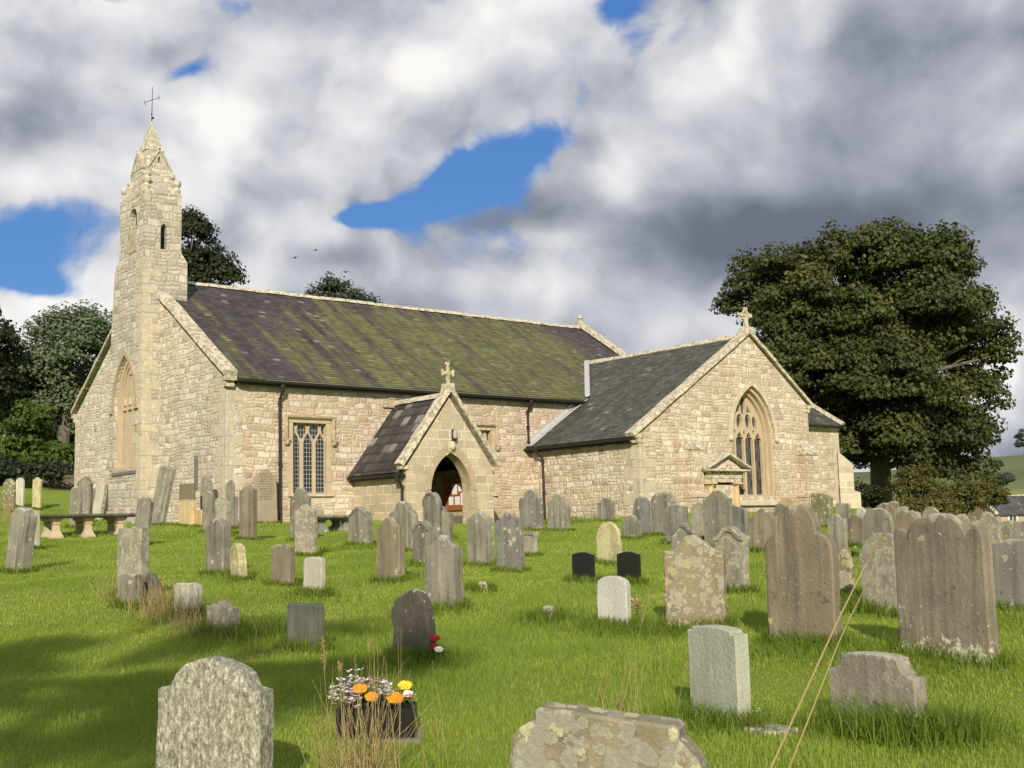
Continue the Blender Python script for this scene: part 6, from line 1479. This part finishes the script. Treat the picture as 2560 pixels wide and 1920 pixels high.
# far trees on the hill
for i, (px, py, rx, ry, d, lb) in enumerate([(2562, 1100, 20, 30, 520, 'lone tree on the skyline at the right edge'), (2512, 1198, 18, 14, 300, 'rounded hedge tree at the foot of the far pasture'), (2492, 1160, 10, 8, 380, 'tiny hedge tree on the far pasture')]):
    L = lobes_px([(px, py, rx, ry, 0), (px-rx*.4, py+ry*.4, rx*.6, ry*.5, 0)], d)
    b0 = at(px, py+ry*1.25, d); tree('hill_tree', lb, L, 'leaf_grey', (tuple(b0), tuple(at(px, py, d)), .4), 50+i, group='trees on the far hill', clump=1.3, nc=60, nl=60, leaf=.6, limbs=4)
def bank():
    b = B(); vs = []
    P = [(2400, 1235), (2470, 1222), (2500, 1219), (2540, 1222), (2620, 1228), (2700, 1235)]
    rings = []
    for px, py in P:
        c = Vector(at(px, py, 150)); f_ = Vector((fw[0], fw[1], 0)).normalized(); rings.append([tuple(c-f_*30+Vector((0, 0, -7))), tuple(c-f_*12+Vector((0, 0, -2.2))), tuple(c-f_*3+Vector((0, 0, -.5))), tuple(c), tuple(c+f_*10+Vector((0, 0, -.4))), tuple(c+f_*60+Vector((0, 0, -8)))])
    b.loft(rings, cap=False, closed=False); o = b.obj('heath_bank', 'heath', None, loc=rings[0][0], smooth=True, fix=False); tag(o, kind='structure')
bank()
# tree behind the camera whose crown shades the near left lawn
def shade_tree():
    s = np.array(sdir); L = []; g = random.Random(6)
    for px, py, rr in ((60, 1745, .85), (230, 1715, .9), (420, 1715, .8), (600, 1705, .75), (780, 1690, .5), (330, 1790, .7), (120, 1815, .7), (690, 1735, .5), (880, 1680, .35), (1010, 1660, .25)):
        P, w = hit(px, py); k = 21+g.uniform(-1.2, 1.2); c = P+s*k; L.append((tuple(c), (rr, rr, rr*.55)))
    c = np.mean([l[0] for l in L], 0); b0 = (c[0]-3.6, c[1]-2.4, G(c[0]-3.6, c[1]-2.4)); 
    L += [((c[0]-3., c[1]-2.5, c[2]+2.5), (2.2, 2.2, 1.8)), ((c[0]-4.5, c[1]-3.5, c[2]+1.5), (2., 2., 1.6))]
    tree('beech_tree', 'beech tree standing behind the viewpoint and shading the near lawn', L, 'leaf_dark', (b0, (c[0]-3., c[1]-2.3, c[2]+1.5), .3), 77, clump=.45, nc=110, nl=60, leaf=.17)
shade_tree()
# ------------------------------------------------------------------ grass
def grass():
    g = np.random.default_rng(3); Vs, Ts = [], []
    def blades(x, y, h, w, lean, tint, seg=False):
        n = len(x); z = gz(x, y); a = g.uniform(0, 2*np.pi, n); dx, dy = np.cos(a), np.sin(a)
        la = a+np.pi/2+g.normal(0, .6, n); lx, ly = np.cos(la)*lean*h, np.sin(la)*lean*h
        p0 = np.stack([x-dx*w, y-dy*w, z-.012], 1); p1 = np.stack([x+dx*w, y+dy*w, z-.012], 1)
        m0 = np.stack([x+lx*.32-dx*w*.8, y+ly*.32-dy*w*.8, z+h*.58], 1); m1 = np.stack([x+lx*.32+dx*w*.8, y+ly*.32+dy*w*.8, z+h*.58], 1)
        t = np.stack([x+lx, y+ly, z+h*(1-.25*lean**2)], 1)
        Vs.append(np.stack([p0, p1, m1, m0, t], 1).reshape(-1, 3)); Ts.append(np.repeat(tint, 5))
    wv = [(g.uniform(.25, 4.2), g.uniform(0, 6.28), g.uniform(0, 6.28)) for _ in range(26)]
    def patch(x, y):  # lawn tone: broad light and dark drifts of many sizes
        o = np.zeros_like(x)
        for k, a, p in wv: o += np.sin(k*(x*np.cos(a)+y*np.sin(a))+p+1.2*np.sin(.7*k*(y*np.cos(a)-x*np.sin(a))+2*p))/(.8+k*.35)
        return np.clip(.42+o*.105, 0, 1)
    def ok(x, y):
        ins = ((x > 17.6) & (x < 54) & (y > 37.25)) | ((x > 22.65) & (x < 26.5) & (y > 33.85)) | ((x > 31) & (x < 41.1) & (y > 31.1))
        return ~ins
    for (s0, s1, dens, h, w) in ((4.8, 8, 3000, .034, .0024), (8, 13, 1600, .036, .0034), (13, 21, 650, .038, .0055), (21, 34, 240, .042, .009), (34, 62, 80, .055, .016)):
        area = .84*(s1**2-s0**2)/2*1.06; n = int(area*dens); s = np.sqrt(g.uniform(s0**2, s1**2, n)); l = g.uniform(-.46, .46, n)*s
        x, y = s*SY+l*CY, s*CY-l*SY; k = ok(x, y); x, y = x[k], y[k]; n = len(x)
        pt = patch(x, y); lump = 1.6-pt*3.2+np.sin(x*2.1+y)*np.sin(y*2.7-x*.6)*.6
        blades(x, y, h*g.uniform(.55, 1.3, n)*np.clip(1+.28*lump, .5, 1.9), w*g.uniform(.6, 1.3, n), g.uniform(.1, .75, n), np.clip(pt*.95+g.normal(.03, .12, n), 0, 1)*np.where(g.random(n) < .02+.22*np.clip(patch(x*.8+57, y*.8-31)*4-2.7, 0, 1), 10., .92))
    me = np_mesh_mixed('grass', np.concatenate(Vs), np.concatenate(Ts)); tag(link('grass', me, 'grass_blade'), kind='stuff')
    Vs.clear(); Ts.clear()
    for (sx, sy, rz, W, T, w) in STONES:   # uncut fringe round each stone
        n = int(min(900, 60+5200/(w*.35)))
        u = g.uniform(-W/2-.08, W/2+.08, n); v = g.choice([-1, 1], n)*(T/2+np.abs(g.normal(.01, .055, n))); e = g.random(n) < .25
        u = np.where(e, np.sign(u)*(W/2+np.abs(g.normal(.01, .05, n))), u); v = np.where(e, g.uniform(-T/2, T/2, n), v)
        c, s = math.cos(rz), math.sin(rz); vv = v+T/2
        x = sx+u*c-vv*s; y = sy+u*s+vv*c
        big = 1.0 if w < 16 else .8
        blades(x, y, big*g.uniform(.05, .17, n), np.full(n, max(.0022, w*.00032))*g.uniform(.7, 1.3, n), g.uniform(.1, .9, n), np.clip(g.normal(.45, .25, n), 0, .96))
    def clump(px, py, r, n, hmin, hmax):
        P, w = hit(px, py); x = P[0]+g.normal(0, r, n); y = P[1]+g.normal(0, r, n); blades(x, y, g.uniform(hmin, hmax, n), np.full(n, max(.003, w*.0003)), g.uniform(.3, 1.2, n), np.clip(g.normal(.35, .2, n), 0, .9))
    for a in ((2200, 1850, .22, 900, .12, .30), (2380, 1850, .16, 500, .12, .28), (2160, 1530, .25, 500, .12, .30), (1372, 1556, .18, 500, .08, .22), (1540, 1576, .28, 800, .06, .18), (1640, 1590, .22, 350, .06, .16), (2010, 1625, .3, 600, .06, .18), (2370, 1660, .4, 800, .06, .18), (1790, 1815, .2, 600, .06, .16), (600, 1600, .25, 300, .06, .2), (1400, 1310, .5, 300, .1, .3), (1030, 1660, .2, 400, .05, .15), (1000, 1450, .3, 200, .08, .2), (870, 1375, .4, 250, .08, .2), (770, 1495, .3, 250, .08, .18), (640, 1585, .3, 350, .1, .25), (2520, 1560, .4, 400, .08, .22), (1060, 1540, .25, 250, .06, .15)): clump(*a)
    me = np_mesh_mixed('long_grass', np.concatenate(Vs), np.concatenate(Ts)); tag(link('long_grass', me, 'grass_long'), kind='stuff')
def np_mesh_mixed(name, v, t):
    n = len(v)//5; me = bpy.data.meshes.new(name); me.vertices.add(len(v)); me.vertices.foreach_set('co', v.astype(np.float32).ravel())
    i = np.arange(n)*5; lv = np.stack([i, i+1, i+2, i+3, i+3, i+2, i+4], 1).ravel(); me.loops.add(len(lv)); me.loops.foreach_set('vertex_index', lv.astype(np.int32))
    ls = np.stack([np.arange(n)*7, np.arange(n)*7+4], 1).ravel(); me.polygons.add(2*n); me.polygons.foreach_set('loop_start', ls.astype(np.int32)); me.update(calc_edges=True)
    a = me.attributes.new('tint', 'FLOAT', 'POINT'); a.data.foreach_set('value', t.astype(np.float32)); return me
grass()
